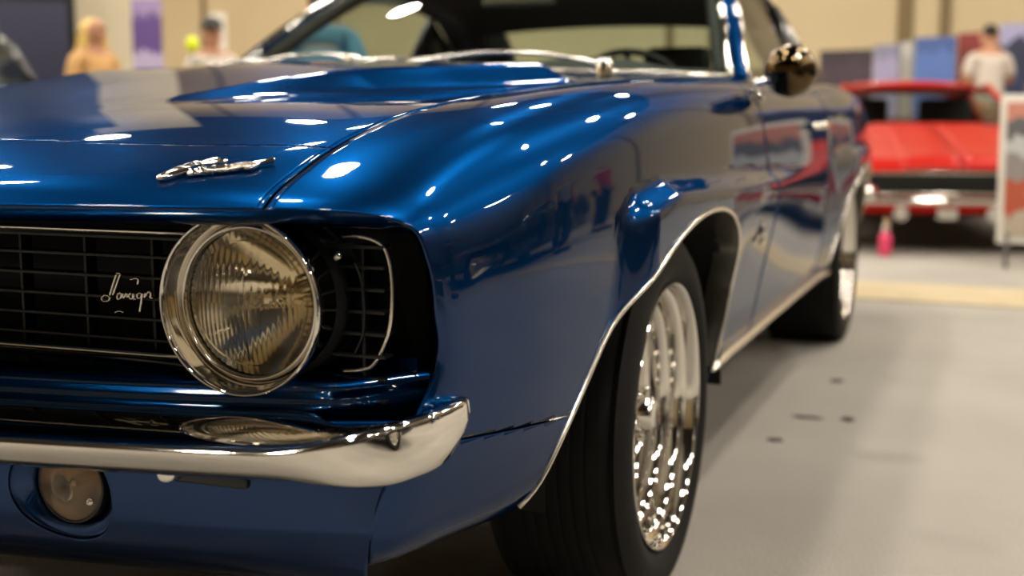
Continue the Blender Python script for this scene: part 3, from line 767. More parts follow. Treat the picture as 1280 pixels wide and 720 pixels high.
# cabin: dash, wheel, seats, parcel shelf, mirror
mb = MB(); rows_ = []
for x in np.linspace(-.70, .70, 25):
    hump = .022 * math.exp(-((x - .36) / .17) ** 4)
    g = float(GB(np.array(x)))
    rows_.append([(x, g + .03, .925), (x, g + .16, .955 + hump * .6), (x, g + .26, .960 + hump * 1.4), (x, g + .31, .905 + hump), (x, g + .31, .70), (x, g + .25, .60)])
mb.grid(rows_); mb.build('dashboard', M['cabin'], car)
sw = MB(); cs = Vector((.37, 2.72, .845)); tilt = Matrix.Rotation(math.radians(-68), 3, 'X')
ring = [cs + tilt @ Vector((.19 * math.cos(a), .19 * math.sin(a), 0)) for a in np.linspace(0, 2 * PI, 48, endpoint=False)]
sw.tube(ring, .012, 8, closed=True)
for a in (0, PI, -PI / 2): sw.tube([cs + tilt @ Vector((.04 * math.cos(a), .04 * math.sin(a), -.01)), cs + tilt @ Vector((.185 * math.cos(a), .185 * math.sin(a), 0))], .010, 6, flat=.4)
sw.tube([cs + tilt @ Vector((0, 0, .01)), cs + tilt @ Vector((0, 0, -.05))], .045, 16); sw.build('steering_wheel', M['cabin'], car)
def rbox(c, d, b, Rm=None):
    m_ = MB(); m_.box(c, d, bev=b, M4=Rm); return m_
for x in (-.37, .37):
    m_ = MB(); m_.box((x, 2.95, .50), (.52, .52, .16), bev=.05); m_.box((x, 3.22, .72), (.50, .14, .46), bev=.05, M4=Matrix.Rotation(math.radians(-14), 4, 'X')); m_.box((x, 3.29, 1.00), (.24, .08, .13), bev=.035); m_.build('front_seat', M['cabin'], car)
m_ = MB(); m_.box((0, 3.75, .50), (1.25, .45, .16), bev=.05); m_.box((0, 3.98, .74), (1.25, .14, .54), bev=.05); m_.build('rear_seat', M['cabin'], car)
m_ = MB(); m_.box((0, 4.10, .95), (1.3, .28, .02), bev=.005); m_.box((0, 4.06, .86), (1.38, .03, .20), bev=.005); m_.build('parcel_shelf', M['cabin'], car)
m_ = MB(); m_.box((.02, 2.66, 1.195), (.24, .03, .06), bev=.012); m_.tube([(.02, 2.68, 1.22), (.02, 2.76, 1.28)], .008, 8); m_.build('interior_mirror', M['chrome_soft'], car)
m_ = MB(); rows_ = [[(u * (RW(y) - .04), y, RZ(y) - .035 - .03 * u * u) for u in np.linspace(-1, 1, 13)] for y in np.linspace(2.80, 3.76, 12)]
m_.grid(rows_); m_.build('headliner', M['cabin'], car)
for sg in (1, -1):
    m_ = MB(); m_.grid([[(sg * .755, 2.05, .92), (sg * .765, 2.6, .922), (sg * .76, 3.1, .925), (sg * .745, 4.0, .93)], [(sg * .74, 2.05, .5), (sg * .74, 2.6, .5), (sg * .74, 3.1, .5), (sg * .74, 4.0, .5)], [(sg * .74, 2.05, .24), (sg * .74, 2.6, .24), (sg * .74, 3.1, .24), (sg * .74, 4.0, .24)]]); m_.build('door_lining', M['cabin'], car)
# wipers
def wiper(piv, tip, bladedir, mid_lift):
    p = Vector(piv); t = Vector(tip); q = (p + t) / 2 + Vector((0, 0, mid_lift))
    arm = MB(); arm.tube(crv([p, p + (q - p) * .3 + Vector((0, 0, .012)), q, t], 6), [.011] * 5 + [.008] * 14, 8, flat=.6); arm.lathe([(-.02, .018), (.012, .018), (.020, .012), (.021, .001)], piv, 'z', 20)
    a = arm.build('wiper_arm', M['chrome_soft'], car)
    b = Vector(bladedir).normalized(); bl = MB()
    bl.tube(crv([t - b * .21 + Vector((0, 0, -.014)), t - b * .10 + Vector((0, 0, .004)), t + Vector((0, 0, .010)), t + b * .10 + Vector((0, 0, .004)), t + b * .21 + Vector((0, 0, -.014))], 6), .006, 6)
    bl.tube([t - b * .22 + Vector((0, 0, -.016)), t + b * .22 + Vector((0, 0, -.016))], .0045, 6); bl.build('wiper_blade', M['chrome_soft'], a)
zz = topz(.60, 1.75)
wiper((.60, 1.66, zz + .015), (-.02, 1.90, .968), (-.95, .10, .02), .030)
wiper((-.05, 1.70, .962), (-.50, 1.93, .970), (-.9, .22, -.0), .020)
# cowl grille slots
for sg in (1, -1):
    mb = MB()
    for k in range(9): mb.box((sg * (.14 + .055 * k), 1.60, topz(.14 + .055 * k, 1.60) + .001), (.035, .07, .004), bev=.001)
    mb.build('cowl_vent', M['black'], car)
# black seal strip along the hood rear lip
strip('cowl_seal', [(x, HOODR + .006, topz(abs(x), HOODR + .05) - .006) for x in np.linspace(-.70, .70, 15)], .007, M['black'])
# door mirror
for sg in (1,):
    bx, by, bz = .880, 1.94, .885
    mb = MB(); mb.lathe([(-.012, .001), (-.012, .026), (.0, .028), (.010, .022), (.016, .012), (.017, .001)], (sg * bx, by, bz - .01), 'z', 24); mr = mb.build('door_mirror', M['chrome'], car)
    mb = MB(); mb.tube(crv([(sg * bx, by, bz), (sg * (bx + .012), by - .0, bz + .022), (sg * (bx + .040), by - .02, bz + .030), (sg * (bx + .085), by - .035, bz + .050), (sg * (bx + .110), by - .030, bz + .085)], 5), .010, 10); mb.build('mirror_arm', M['chrome'], mr)
    mb = MB(); mb.lathe([(-.048, .001), (-.046, .022), (-.036, .042), (-.018, .055), (0, .061), (.010, .062), (.012, .058), (.006, .056)], (sg * (bx + .085), by, bz + .052), 'y', 40); mb.build('mirror_shell', M['mirror_shell'], mr)
    mb = MB(); mb.lathe([(.004, .057), (.006, .001)], (sg * (bx + .085), by, bz + .052), 'y', 40); mb.build('mirror_glass', M['reflector'], mr)

# ============================================================ the hall
def struct(name, mb, m, smooth=False):
    o = mb.build(name, m, None, smooth, recalc=True); o['kind'] = 'structure'; return o
HX0, HX1, HY0, HY1 = -13.0, 11.0, -13.0, 17.5
mb = MB(); mb.box(((HX0 + HX1) / 2, (HY0 + HY1) / 2, -.05), (HX1 - HX0, HY1 - HY0, .1)); struct('floor', mb, M['carpet'])
mb = MB(); mb.box(((HX0 + HX1) / 2, (HY0 + HY1) / 2, CEIL_Z + .05), (HX1 - HX0, HY1 - HY0, .1)); struct('ceiling', mb, M['ceiling'])
for nm, c, d in (('wall_back', ((HX0 + HX1) / 2, HY1 + .1, CEIL_Z / 2), (HX1 - HX0 + .4, .2, CEIL_Z)), ('wall_front', ((HX0 + HX1) / 2, HY0 - .1, CEIL_Z / 2), (HX1 - HX0 + .4, .2, CEIL_Z)),
                 ('wall_left', (HX0 - .1, (HY0 + HY1) / 2, CEIL_Z / 2), (.2, HY1 - HY0, CEIL_Z)), ('wall_right', (HX1 + .1, (HY0 + HY1) / 2, CEIL_Z / 2), (.2, HY1 - HY0, CEIL_Z))):
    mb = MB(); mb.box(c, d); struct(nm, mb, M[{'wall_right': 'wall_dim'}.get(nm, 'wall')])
n_ = 1
for xx, ww in ((-11.2, .10), (-8.75, .16), (-6.2, .10), (-3.2, .12), (-2.6, .05), (.10, .22), (.62, .16), (3.6, .12), (6.8, .12)):
    mb = MB(); mb.box((xx, HY1 - .012, CEIL_Z / 2), (ww, .024, CEIL_Z - .02)); struct('trim_%d' % n_, mb, M['wall_seam']); n_ += 1
for yy in (-9, -5, -1, 3, 7, 11, 15):
    mb = MB(); mb.box((HX1 - .012, yy, CEIL_Z / 2), (.024, .10, CEIL_Z - .02)); struct('trim_%d' % n_, mb, M['wall_seam']); n_ += 1
mb = MB(); mb.box((4.2, 4.93, .003), (8.6, .62, .006), rz=-.06); struct('trim_%d' % n_, mb, M['carpet_strip'])

# high bay lamps
M['lamp'] = emis('lamp_glow', (1.0, 0.90, 0.76), 200.0)
M['housing'] = mat('lamp_housing', (0.12, 0.12, 0.12), 0.5)
lamp0 = None
for ix in range(7):
    for iy in range(6):
        p = (-12 + 3.6 * ix + (.9 if iy % 2 else 0), -1.9 + 3.1 * iy, CEIL_Z - 1.0)
        if p[0] > HX1 - .5: continue
        if lamp0 is None:
            lamp0 = empty('ceiling_lamp', p)
            a = MB(); a.lathe([(.02, .24), (.10, .22), (.30, .12), (.38, .09), (.45, .085), (.46, .01)], (0, 0, 0), 'z', 24); a.tube([(0, 0, .45), (0, 0, 1.0)], .012, 6); a.build('housing', M['housing'], lamp0)
            b = MB(); b.lathe([(.03, .215), (.0, .20), (-.02, .12), (-.025, .001)], (0, 0, 0), 'z', 24); b.build('diffuser', M['lamp'], lamp0)
            r = lamp0
        else:
            r = lamp0.copy(); COL.objects.link(r); r.location = p
            for ch in list(lamp0.children):
                c = ch.copy(); COL.objects.link(c); c.parent = r
        tag(r, 'round high bay lamp hanging from the dark hall ceiling', 'ceiling lamp', 'high bay lamps over the hall')

# floor smudges
def smudge(x, y, a, b, seed, label):
    rnd = random.Random(seed); mb = MB(); n = 18
    top_ = [(x + a * (1 + .3 * rnd.uniform(-1, 1)) * math.cos(2 * PI * k / n), y + b * (1 + .3 * rnd.uniform(-1, 1)) * math.sin(2 * PI * k / n), .0) for k in range(n)]
    mb.add([(p[0], p[1], .0005) for p in top_] + [(x + (p[0] - x) * .6, y + (p[1] - y) * .6, .004) for p in top_], [(k, (k + 1) % n, n + (k + 1) % n, n + k) for k in range(n)] + [tuple(range(n, 2 * n))])
    tag(mb.build('dried_leaf', M['stain'], None), label, 'leaf', 'dark scraps on the carpet')
smudge(.985, 2.95, .022, .03, 1, 'small dark scrap on grey carpet, farthest from the front wheel')
smudge(.965, 2.42, .042, .018, 2, 'long dark scrap on grey carpet beside the car, left of another')
smudge(1.075, 2.44, .020, .028, 3, 'small dark scrap on grey carpet, the one farthest out from the car')
smudge(.925, 2.14, .022, .022, 4, 'small dark scrap on grey carpet, nearest the front wheel')

# ============================================================ other cars
M['car_glass'] = glass_mat('car_window_glass', (0.75, 0.82, 0.78), 0.01, 1.5)
M['white_enamel'] = mat('white_enamel', (0.7, 0.68, 0.62), 0.3)
def other_car(name, paint, label, loc, rz, roof_m=None, hw=.90, L=4.6, hood=(.78, .92), roofz=1.26):
    root = empty(name, loc, rz); tag(root, label, 'car')
    ys = np.concatenate([np.linspace(0, .2, 8), np.linspace(.22, L - .2, 110), np.linspace(L - .18, L, 8)])
    V = []
    for y in ys:
        e0 = min(1, max(0, y / .25)); e1 = min(1, max(0, (L - y) / .3)); rnd = math.sqrt(1 - (1 - e0) ** 2) if e0 < 1 else 1; rnd2 = math.sqrt(1 - (1 - e1) ** 2) if e1 < 1 else 1
        wd = hw * (.93 + .07 * rnd) * (.90 + .10 * rnd2) * (1 + .015 * math.sin(PI * y / L))
        zt = float(np.interp(y, [0, .12, .6, 1.45, 2.0, 3.4, 3.8, 4.3, L], [hood[0] - .10, hood[0] - .02, hood[0] + .04, hood[1], hood[1] + .02, hood[1] + .04, hood[1] + .04, hood[1], hood[1] - .10]))
        row = []
        prof = [(0, zt + .015), (.40, zt + .012), (.42, zt + .0), (.70, zt - .005), (.80, zt + .02), (.90, zt + .015), (.965, zt - .04), (.985, zt - .14), (1.0, zt - .24), (.985, .50), (.97, .40), (.94, .30), (.85, .25)]
        for u in np.linspace(0, 12, 60): row.append((float(np.interp(u, range(13), [p[0] for p in prof])) * wd, y, float(np.interp(u, range(13), [p[1] for p in prof]))))
        V.append(row)
    V = np.array(V); keep = []
    faces = []
    nv_ = V.shape[1]
    for i in range(len(ys) - 1):
        for j in range(nv_ - 1):
            c = (V[i, j] + V[i + 1, j + 1]) / 2
            if c[0] > .6 and any(math.hypot(c[1] - wy, c[2] - .34) < .375 for wy in (.88, 3.6)): continue
            if c[0] < .72 and 1.75 < c[1] < 3.75 and c[2] > .6: continue
            faces.append((i * nv_ + j, i * nv_ + j + 1, (i + 1) * nv_ + j + 1, (i + 1) * nv_ + j))
    mb = MB(); mb.add(V.reshape(-1, 3), faces); mb.mirror_x(); b = mb.build('body_shell', paint, root); solidify(b, .01)
    md = hood[0]
    # front face: fascia, grille, bumper, lamps
    mb = MB(); mb.box((0, .075, (md - .10 + .28) / 2 + .0), (hw * 1.70, .05, md - .10 - .26), bev=.02); mb.build('front_fascia', paint, root)
    mb = MB(); mb.box((0, .040, md - .185), (hw * 1.62, .035, .15), bev=.01); gq = mb.build('grille', M['void'], root)
    for z in (md - .115, md - .255):
        mb = MB(); mb.box((0, .03, z), (hw * 1.64, .03, .018), bev=.005); mb.build('grille_trim', M['chrome_soft'], gq)
    for sg in (1, -1):
        mb = MB(); mb.box((sg * hw * .825, .03, md - .185), (.03, .03, .155), bev=.005); mb.build('grille_trim', M['chrome_soft'], gq)
        mb = MB(); mb.lathe([(-.02, .075), (.005, .075), (.008, .066), (.018, .05), (.024, .001)], (sg * hw * .70, .03, md - .185), '-y', 28); mb.build('headlight', M['chrome'], root)
        mb = MB(); mb.lathe([(0, .05), (.012, .045), (.014, .001)], (sg * .30 - .1, .03, md - .39), '-y', 24); mb.build('fog_lamp', M['white_enamel'], root)
        for wy in (.88, 3.6):
            ax = 'x' if sg > 0 else '-x'
            mb = MB(); mb.lathe([(.0, .001), (-.0, .19), (.09, .20), (.11, .22), (.118, .27), (.105, .315), (.08, .33), (-.10, .33), (-.11, .22), (-.1, .001)], (sg * (hw - .14), wy, .332), ax, 40); t_ = mb.build('tire', M['rubber'], root, sharp=40)
            mb = MB(); mb.lathe([(.112, .215), (.10, .205), (.05, .19), (.04, .12), (.07, .06), (.085, .03), (.086, .001)], (sg * (hw - .14), wy, .332), ax, 32); mb.build('wheel_rim', M['chrome_soft'], root)
            mb = MB(); R0 = [(sg * hw * .93, wy + .40 * math.cos(a), max(.2, .34 + .40 * math.sin(a))) for a in np.linspace(0, PI, 17)]; R1 = [(sg * .45, p[1], p[2]) for p in R0]; mb.grid([R0, R1]); mb.add(R1, [tuple(range(17))]); mb.build('wheel_house', M['void'], root)
    mb = MB(); mb.box((0, .42 + 1.8, .24), (1.1, 3.6, .03), bev=.01); mb.build('floor_pan', M['void'], root)
    zbp = md - .30
    for yb in (-.01, L - .02):
        mb = MB(); s_ = -1 if yb < 1 else 1
        mb.tube(crv([(-hw * .97, yb - s_ * .22, zbp), (-hw * .88, yb - s_ * .02, zbp), (-.4, yb + s_ * .03, zbp), (.4, yb + s_ * .03, zbp), (hw * .88, yb - s_ * .02, zbp), (hw * .97, yb - s_ * .22, zbp)], 6), .026, 8); mb.build('bumper', M['chrome'], root)
    mb = MB(); mb.box((-.10, .028, md - .39), (.13, .008, .07), bev=.003); mb.build('number_plate', M['white_enamel'], root)
    # greenhouse
    zb = hood[1] + .01
    B0 = [(-.70, 1.80, zb), (.70, 1.80, zb)]; T0 = [(-.56, 2.38, roofz - .04), (.56, 2.38, roofz - .04)]
    mb = MB(); mb.grid([[(x * .70, 1.80 - .14 * (1 - x * x), zb) for x in np.linspace(-1, 1, 13)], [(x * .63, 2.09 - .10 * (1 - x * x), (zb + roofz) / 2) for x in np.linspace(-1, 1, 13)], [(x * .56, 2.38 - .06 * (1 - x * x), roofz - .04) for x in np.linspace(-1, 1, 13)]]); mb.build('windshield', M['car_glass'], root)
    mb = MB(); rr = []
    for y, hwid, z in ((2.33, .57, roofz - .045), (2.45, .585, roofz - .015), (2.9, .60, roofz), (3.3, .59, roofz - .03), (3.5, .56, roofz - .08)):
        rr.append([(x * hwid, y - (.06 * (1 - x * x) if y < 2.4 else 0), z - .03 * x * x - .03 * abs(x) ** 6) for x in np.linspace(-1, 1, 17)])
    mb.grid(rr); o = mb.build('roof', roof_m or paint, root); solidify(o, .03)
    mb = MB(); mb.grid([[(x * .56, 3.50, roofz - .09) for x in np.linspace(-1, 1, 9)], [(x * .62, 4.0, zb + .02) for x in np.linspace(-1, 1, 9)]]); mb.build('rear_window', M['car_glass'], root)
    for sg in (1, -1):
        mb = MB(); mb.tube([(sg * .70, 1.80, zb), (sg * .64, 2.08, (zb + roofz) / 2), (sg * .575, 2.38, roofz - .055)], .026, 8); mb.build('windshield_pillar', roof_m or paint, root)
        mb = MB(); mb.grid([[(sg * .585, 3.25, roofz - .06), (sg * .57, 3.52, roofz - .10), (sg * .63, 4.05, zb)], [(sg * .72, 3.20, zb), (sg * .73, 3.6, zb), (sg * .74, 4.05, zb)]]); o = mb.build('sail_panel', roof_m or paint, root); solidify(o, .03)
        mb = MB(); mb.grid([[(sg * .71, 1.82, zb), (sg * .73, 2.5, zb), (sg * .73, 3.25, zb)], [(sg * .585, 2.40, roofz - .06), (sg * .60, 2.8, roofz - .05), (sg * .59, 3.25, roofz - .06)]]); mb.build('side_window', M['car_glass'], root)
        mb = MB(); mb.box((sg * .36, 2.75, .62), (.5, .5, .2), bev=.06); mb.box((sg * .36, 3.02, .86), (.46, .14, .42), bev=.05); mb.build('seat', M['cabin'], root)
    mb = MB(); mb.box((0, 1.98, zb - .04), (1.30, .30, .10), bev=.03); mb.build('dashboard', M['cabin'], root)
    return root
other_car('sports_car', M['red_paint'], 'bright red classic car with chrome grille, parked behind on the right', (1.24, 6.90, 0), math.radians(12), hw=.98, hood=(.66, .84), roofz=1.22).scale = (.89, .89, .89)
other_car('classic_car', M['dark_paint'], 'glossy black car at the left, beyond the blue hood', (-3.30, 4.20, 0), math.radians(60), hw=.90, hood=(.90, 1.02), roofz=1.50)

other_car('added_dark_car', M['dark_paint'], 'added black car right of the camera, out of view, darkening the blue fender reflection', (3.20, -3.5, 0), math.radians(-6), hw=.92)  # unseen car added so the front fender reflects something dark
other_car('added_dark_car', M['dark_paint'], 'added black car right of the blue car, out of view, darkening its side reflection', (5.6, 3.9, 0), math.radians(4), hw=.92)  # unseen car added to hide the pale wall from the side reflection
dr = empty('added_dark_drape', (7.6, .2, 0), math.radians(90)); tag(dr, 'added tall dark drape on a pipe, out of view at right, darkening paint reflections', 'drape')  # unseen drape added to darken what the blue paint mirrors
mb = MB(); G_ = []
for k in range(321):
    x = -8.9 + 17.8 * k / 320; G_.append([(x, .05 * math.sin(k * .9), .02), (x, .05 * math.sin(k * .9 + .2), 1.8), (x, .03 * math.sin(k * .9), 3.4)])
mb.grid(G_); o = mb.build('drape_cloth', M['wall_dark'], dr); solidify(o, .004)
mb = MB(); mb.tube([(-9, 0, 3.42), (9, 0, 3.42)], .025, 8); mb.build('pipe', M['housing'], dr)
for k in (-8.95, 0, 8.95):
    mb = MB(); mb.tube([(k, .08, 0.02), (k, .08, 3.42)], .022, 8); mb.box((k, .08, .01), (.4, .4, .02)); mb.build('upright', M['housing'], dr)

# ============================================================ people
def person(loc, rz, label, shirt, trousers, hair, h=1.72, lean=0.0, arms='down', long_hair=False, cap=None, skin=None):
    root = empty('person', loc, rz); tag(root, label, 'person')
    k = h / 1.75; sk = skin or M['skin']
    def P(x, y, z):
        if z > .95: y -= math.sin(lean) * (z - .95); z = .95 + (z - .95) * math.cos(lean)
        return (x * k, y * k, z * k)
    def skin_obj(name, verts, edges, radii, m, sub=2, rootv=0):
        me = bpy.data.meshes.new(name); me.from_pydata([P(*v) for v in verts], edges, []); me.update()
        o = link(name, me, m, root, False)
        bm = bmesh.new(); bm.from_mesh(me); lay = bm.verts.layers.skin.verify()
        for v, r in zip(bm.verts, radii):
            r = r if hasattr(r, '__len__') else (r, r)
            v[lay].radius = (r[0] * k, r[1] * k); v[lay].use_root = (v.index == rootv)
        bm.to_mesh(me); bm.free()
        sm = o.modifiers.new('skin', 'SKIN'); sm.use_smooth_shade = True
        ss = o.modifiers.new('sub', 'SUBSURF'); ss.levels = sub; ss.render_levels = sub
        return o
    # y negative = front
    v = [(0, 0, .95), (0, .0, 1.12), (0, .0, 1.32), (0, .01, 1.46), (0, .0, 1.52), (0, -.01, 1.60), (0, -.015, 1.68), (0, -.01, 1.735)]
    r = [(.13, .085), (.11, .078), (.135, .085), (.095, .07), .052, (.072, .085), (.076, .092), (.05, .06)]
    e = [(i, i + 1) for i in range(7)]
    for sg in (1, -1):
        b = len(v)
        v += [(sg * .10, 0, .88), (sg * .105, -.01, .50), (sg * .11, .02, .10), (sg * .115, -.10, .04)]; r += [.095, .062, .045, .038]; e += [(0, b), (b, b + 1), (b + 1, b + 2), (b + 2, b + 3)]
        b = len(v)
        if arms == 'fold': ar = [(sg * .17, .01, 1.43), (sg * .23, -.02, 1.18), (sg * .12, -.22, 1.16), (sg * .06, -.27, 1.18)]
        else: ar = [(sg * .17, .01, 1.43), (sg * .23, .02, 1.17), (sg * .25, -.05, .93), (sg * .25, -.07, .87)]
        v += ar; r += [.058, .045, .032, (.026, .036)]; e += [(3, b), (b, b + 1), (b + 1, b + 2), (b + 2, b + 3)]
        hx, hy_, hz = ar[3]; dx, dy, dz = [ar[3][i] - ar[2][i] for i in range(3)]; n_ = math.sqrt(dx * dx + dy * dy + dz * dz); D = Vector((dx / n_, dy / n_, dz / n_))
        S_ = D.cross(Vector((1, 0, 0))); S_.normalize()
        for q, (off, ln) in enumerate(((-.028, .062), (-.010, .074), (.009, .070), (.026, .055))):
            b2 = len(v); a = Vector(ar[3]) + S_ * off + D * .035; c = a + D * ln * .5; d_ = c + D * ln * .45 + Vector((-sg * .012, 0, 0))
            v += [tuple(a), tuple(c), tuple(d_)]; r += [.010, .009, .0075]; e += [(b + 3, b2), (b2, b2 + 1), (b2 + 1, b2 + 2)]
        b2 = len(v); a = Vector(ar[3]) - S_ * .035 + D * .0; c = a - S_ * .018 + D * .035
        v += [tuple(a), tuple(c)]; r += [.012, .009]; e += [(b + 3, b2), (b2, b2 + 1)]
    b = len(v); v += [(0, -.115, 1.615)]; r += [.014]; e += [(5, b)]
    for sg in (1, -1): v.append((sg * .088, .005, 1.625)); r.append((.010, .02)); e.append((5, len(v) - 1))
    skin_obj('body', v, e, r, sk)
    v = [(0, 0, .84), (0, 0, 1.12), (0, 0, 1.32), (0, .01, 1.44), (0, .01, 1.475)]; r = [(.180, .132), (.150, .115), (.172, .120), (.115, .09), .068]; e = [(i, i + 1) for i in range(4)]
    for sg in (1, -1):
        b = len(v)
        if arms == 'fold': ar = [(sg * .175, .01, 1.425), (sg * .225, -.01, 1.22)]
        else: ar = [(sg * .175, .01, 1.425), (sg * .225, .017, 1.20)]
        v += ar; r += [.072, .062]; e += [(3, b), (b, b + 1)]
    skin_obj('shirt', v, e, r, shirt)
    v = [(0, 0, .97)]; r = [(.166, .118)]; e = []
    for sg in (1, -1):
        b = len(v); v += [(sg * .10, 0, .86), (sg * .107, -.01, .50), (sg * .112, .02, .10)]; r += [.108, .078, .062]; e += [(0, b), (b, b + 1), (b + 1, b + 2)]
    skin_obj('trousers', v, e, r, trousers)
    for sg in (1, -1):
        mb = MB(); mb.box(P(sg * .113, -.06, .045), (.10 * k, .27 * k, .088 * k), bev=.03); mb.build('shoe', M['black'], root)
    if long_hair:
        v = [(0, .02, 1.755), (0, .045, 1.68), (0, .085, 1.55), (0, .115, 1.42), (0, .12, 1.28)]; r = [(.075, .085), (.105, .095), (.110, .055), (.125, .04), (.09, .025)]; e = [(i, i + 1) for i in range(4)]
        for sg in (1, -1):
            b = len(v); v += [(sg * .085, -.01, 1.64), (sg * .10, .0, 1.50), (sg * .115, .0, 1.38)]; r += [.030, .035, .02]; e += [(1, b), (b, b + 1), (b + 1, b + 2)]
    else:
        v = [(0, .02, 1.765), (0, .035, 1.70), (0, .045, 1.62)]; r = [(.070, .085), (.086, .085), (.070, .05)]; e = [(0, 1), (1, 2)]
    skin_obj('hair', v, e, r, hair)
    if cap is not None:
        mb = MB(); c = P(0, .01, 1.72); mb.lathe([(-.03 * k, .103 * k), (.02 * k, .102 * k), (.06 * k, .078 * k), (.085 * k, .04 * k), (.09 * k, .001)], c, 'z', 24); bc = P(0, -.125, 1.70); mb.box(bc, (.15 * k, .10 * k, .012 * k), bev=.004); mb.build('cap', cap, root)
    # eyes and mouth
    for sg in (1, -1):
        mb = MB(); c = P(sg * .032, -.100, 1.650); mb.lathe([(-.01, .001), (-.006, .009), (.003, .011), (.009, .006), (.010, .001)], c, '-y', 12); mb.build('eye', M['black'], root)
    mb = MB(); c = P(0, -.103, 1.575); mb.box(c, (.045 * k, .012 * k, .010 * k), bev=.003); mb.build('mouth', mat('lips', (0.45, .12, .10), .5), root)
    return root
hair_blond = mat('blonde_hair', (0.72, 0.50, 0.16), 0.55); hair_dark = mat('dark_hair', (0.02, 0.013, 0.01), 0.5); hair_brown = mat('brown_hair', (0.12, 0.06, 0.03), 0.5)
tan = mat('tan_top', (0.62, 0.36, 0.14), 0.8); navy = mat('navy_cloth', (0.012, 0.014, 0.03), 0.8); khaki = mat('khaki_cloth', (0.35, 0.27, 0.16), 0.85)
teal = mat('teal_cloth', (0.09, 0.24, 0.36), 0.8); grey_c = mat('grey_cloth', (0.25, 0.24, 0.23), 0.85); red_c = mat('red_cloth', (0.4, 0.03, 0.04), 0.8)
person((-4.53, 6.33, 0), math.radians(75), 'person with long blond hair in a tan top, seen side-on beyond the blue hood', tan, navy, hair_blond, h=1.50, long_hair=True)
person((-4.75, 8.10, 0), math.radians(40), 'person in a black cap and pale shirt near the hall wall at left', M['white'], grey_c, hair_dark, h=1.58, cap=M['black'])
person((-8.0, 7.3, 0), math.radians(60), 'person with brown hair in dark clothes behind the black car', navy, navy, hair_brown, h=1.70)
person((1.28, 12.6, 0), math.radians(200), 'person in a white short-sleeved shirt and khaki trousers behind the red car', M['white'], khaki, hair_dark, h=1.70, lean=.12, arms='fold')
person((1.78, 12.6, 0), math.radians(120), 'person with dark hair in dark clothes, facing the one in white', navy, navy, hair_dark, h=1.62)
person((-1.80, 4.65, 0), math.radians(208), 'person in a teal shirt bending forward, seen through the windshield', teal, navy, hair_dark, h=1.60, lean=.62)
# visitors to the right, seen mirrored in the door and fender
person((4.1, 6.6, 0), math.radians(-70), 'person in grey shirt standing to the right of the blue car, mirrored in its door', grey_c, navy, hair_dark, h=1.75)
person((4.6, 9.3, 0), math.radians(-80), 'person in red shirt standing to the right of the blue car, mirrored in its door', red_c, navy, hair_brown, h=1.68)
person((4.2, 3.0, 0), math.radians(-100), 'person in navy clothes standing right of the camera, mirrored in the fender', navy, navy, hair_dark, h=1.80, arms='fold')

# ============================================================ stands, banners, props
def banner_mat(name, base, stripes):
    m = mat(name, base, .6); nt = m.node_tree; b = nt.nodes['Principled BSDF']
    tc = nt.nodes.new('ShaderNodeTexCoord'); sp = nt.nodes.new('ShaderNodeSeparateXYZ'); nt.links.new(tc.outputs['Generated'], sp.inputs[0])
    n = nt.nodes.new('ShaderNodeTexNoise'); n.inputs['Scale'].default_value = 5; nt.links.new(tc.outputs['Generated'], n.inputs['Vector'])
    ad = nt.nodes.new('ShaderNodeMath'); ad.operation = 'MULTIPLY_ADD'; ad.inputs[1].default_value = .25; nt.links.new(n.outputs['Fac'], ad.inputs[0]); nt.links.new(sp.outputs['Z'], ad.inputs[2])
    r = nt.nodes.new('ShaderNodeValToRGB'); r.color_ramp.interpolation = 'CONSTANT'
    for i, (p, c) in enumerate(stripes):
        el = r.color_ramp.elements[i] if i < 2 else r.color_ramp.elements.new(p)
        el.position = p; el.color = (*c, 1)
    nt.links.new(ad.outputs[0], r.inputs[0]); nt.links.new(r.outputs[0], b.inputs['Base Color']); return m
P1, P2 = (.10, .05, .22), (.30, .22, .42)
# banner stand at left (purple) in front of the cream column
mb = MB(); mb.box((-7.9, 10.75, 2.6), (1.15, .5, 5.2), rz=math.radians(36), bev=.02); tag(mb.build('column', M['wall_light'], None, sharp=30), 'cream square column behind the purple banner', 'column')
bs = empty('banner_stand', (-6.32, 9.35, 0), math.radians(34)); tag(bs, 'tall purple banner on a stand in front of the cream column', 'banner')
mb = MB(); mb.box((0, 0, 1.18), (.28, .012, 1.50), bev=.003); mb.build('banner_cloth', banner_mat('purple_print', P1, [(0.0, P2), (.45, P1), (.60, (.42, .36, .55)), (.78, P1), (1.0, P2)]), bs)
mb = MB(); mb.box((0, 0, .025), (.5, .28, .05), bev=.01); mb.build('base', M['black'], bs)
mb = MB(); mb.tube([(0, .02, .04), (0, .02, 1.94)], .012, 8); mb.build('pole', M['housing'], bs)
# dark screen at far left
sc_ = empty('display_screen', (-8.0, 8.8, 0), math.radians(42)); tag(sc_, 'big dark display panel showing navy blue, at far left behind the black car', 'display')
mb = MB(); mb.box((0, 0, 2.5), (2.0, .08, 3.9), bev=.01); mb.build('frame', M['black'], sc_)  # frame extended upward to darken the hood reflection
mb = MB(); mb.box((0, -.046, 1.30), (1.85, .006, 1.25), bev=.002); mb.build('printed_panel', mat('navy_print', (.012, .014, .045), .6), sc_)
for sg in (1, -1):
    mb = MB(); mb.box((sg * .8, 0, .30), (.06, .06, .6), bev=.01); mb.box((sg * .8, 0, .02), (.08, .5, .04), bev=.01); mb.build('leg', M['black'], sc_)
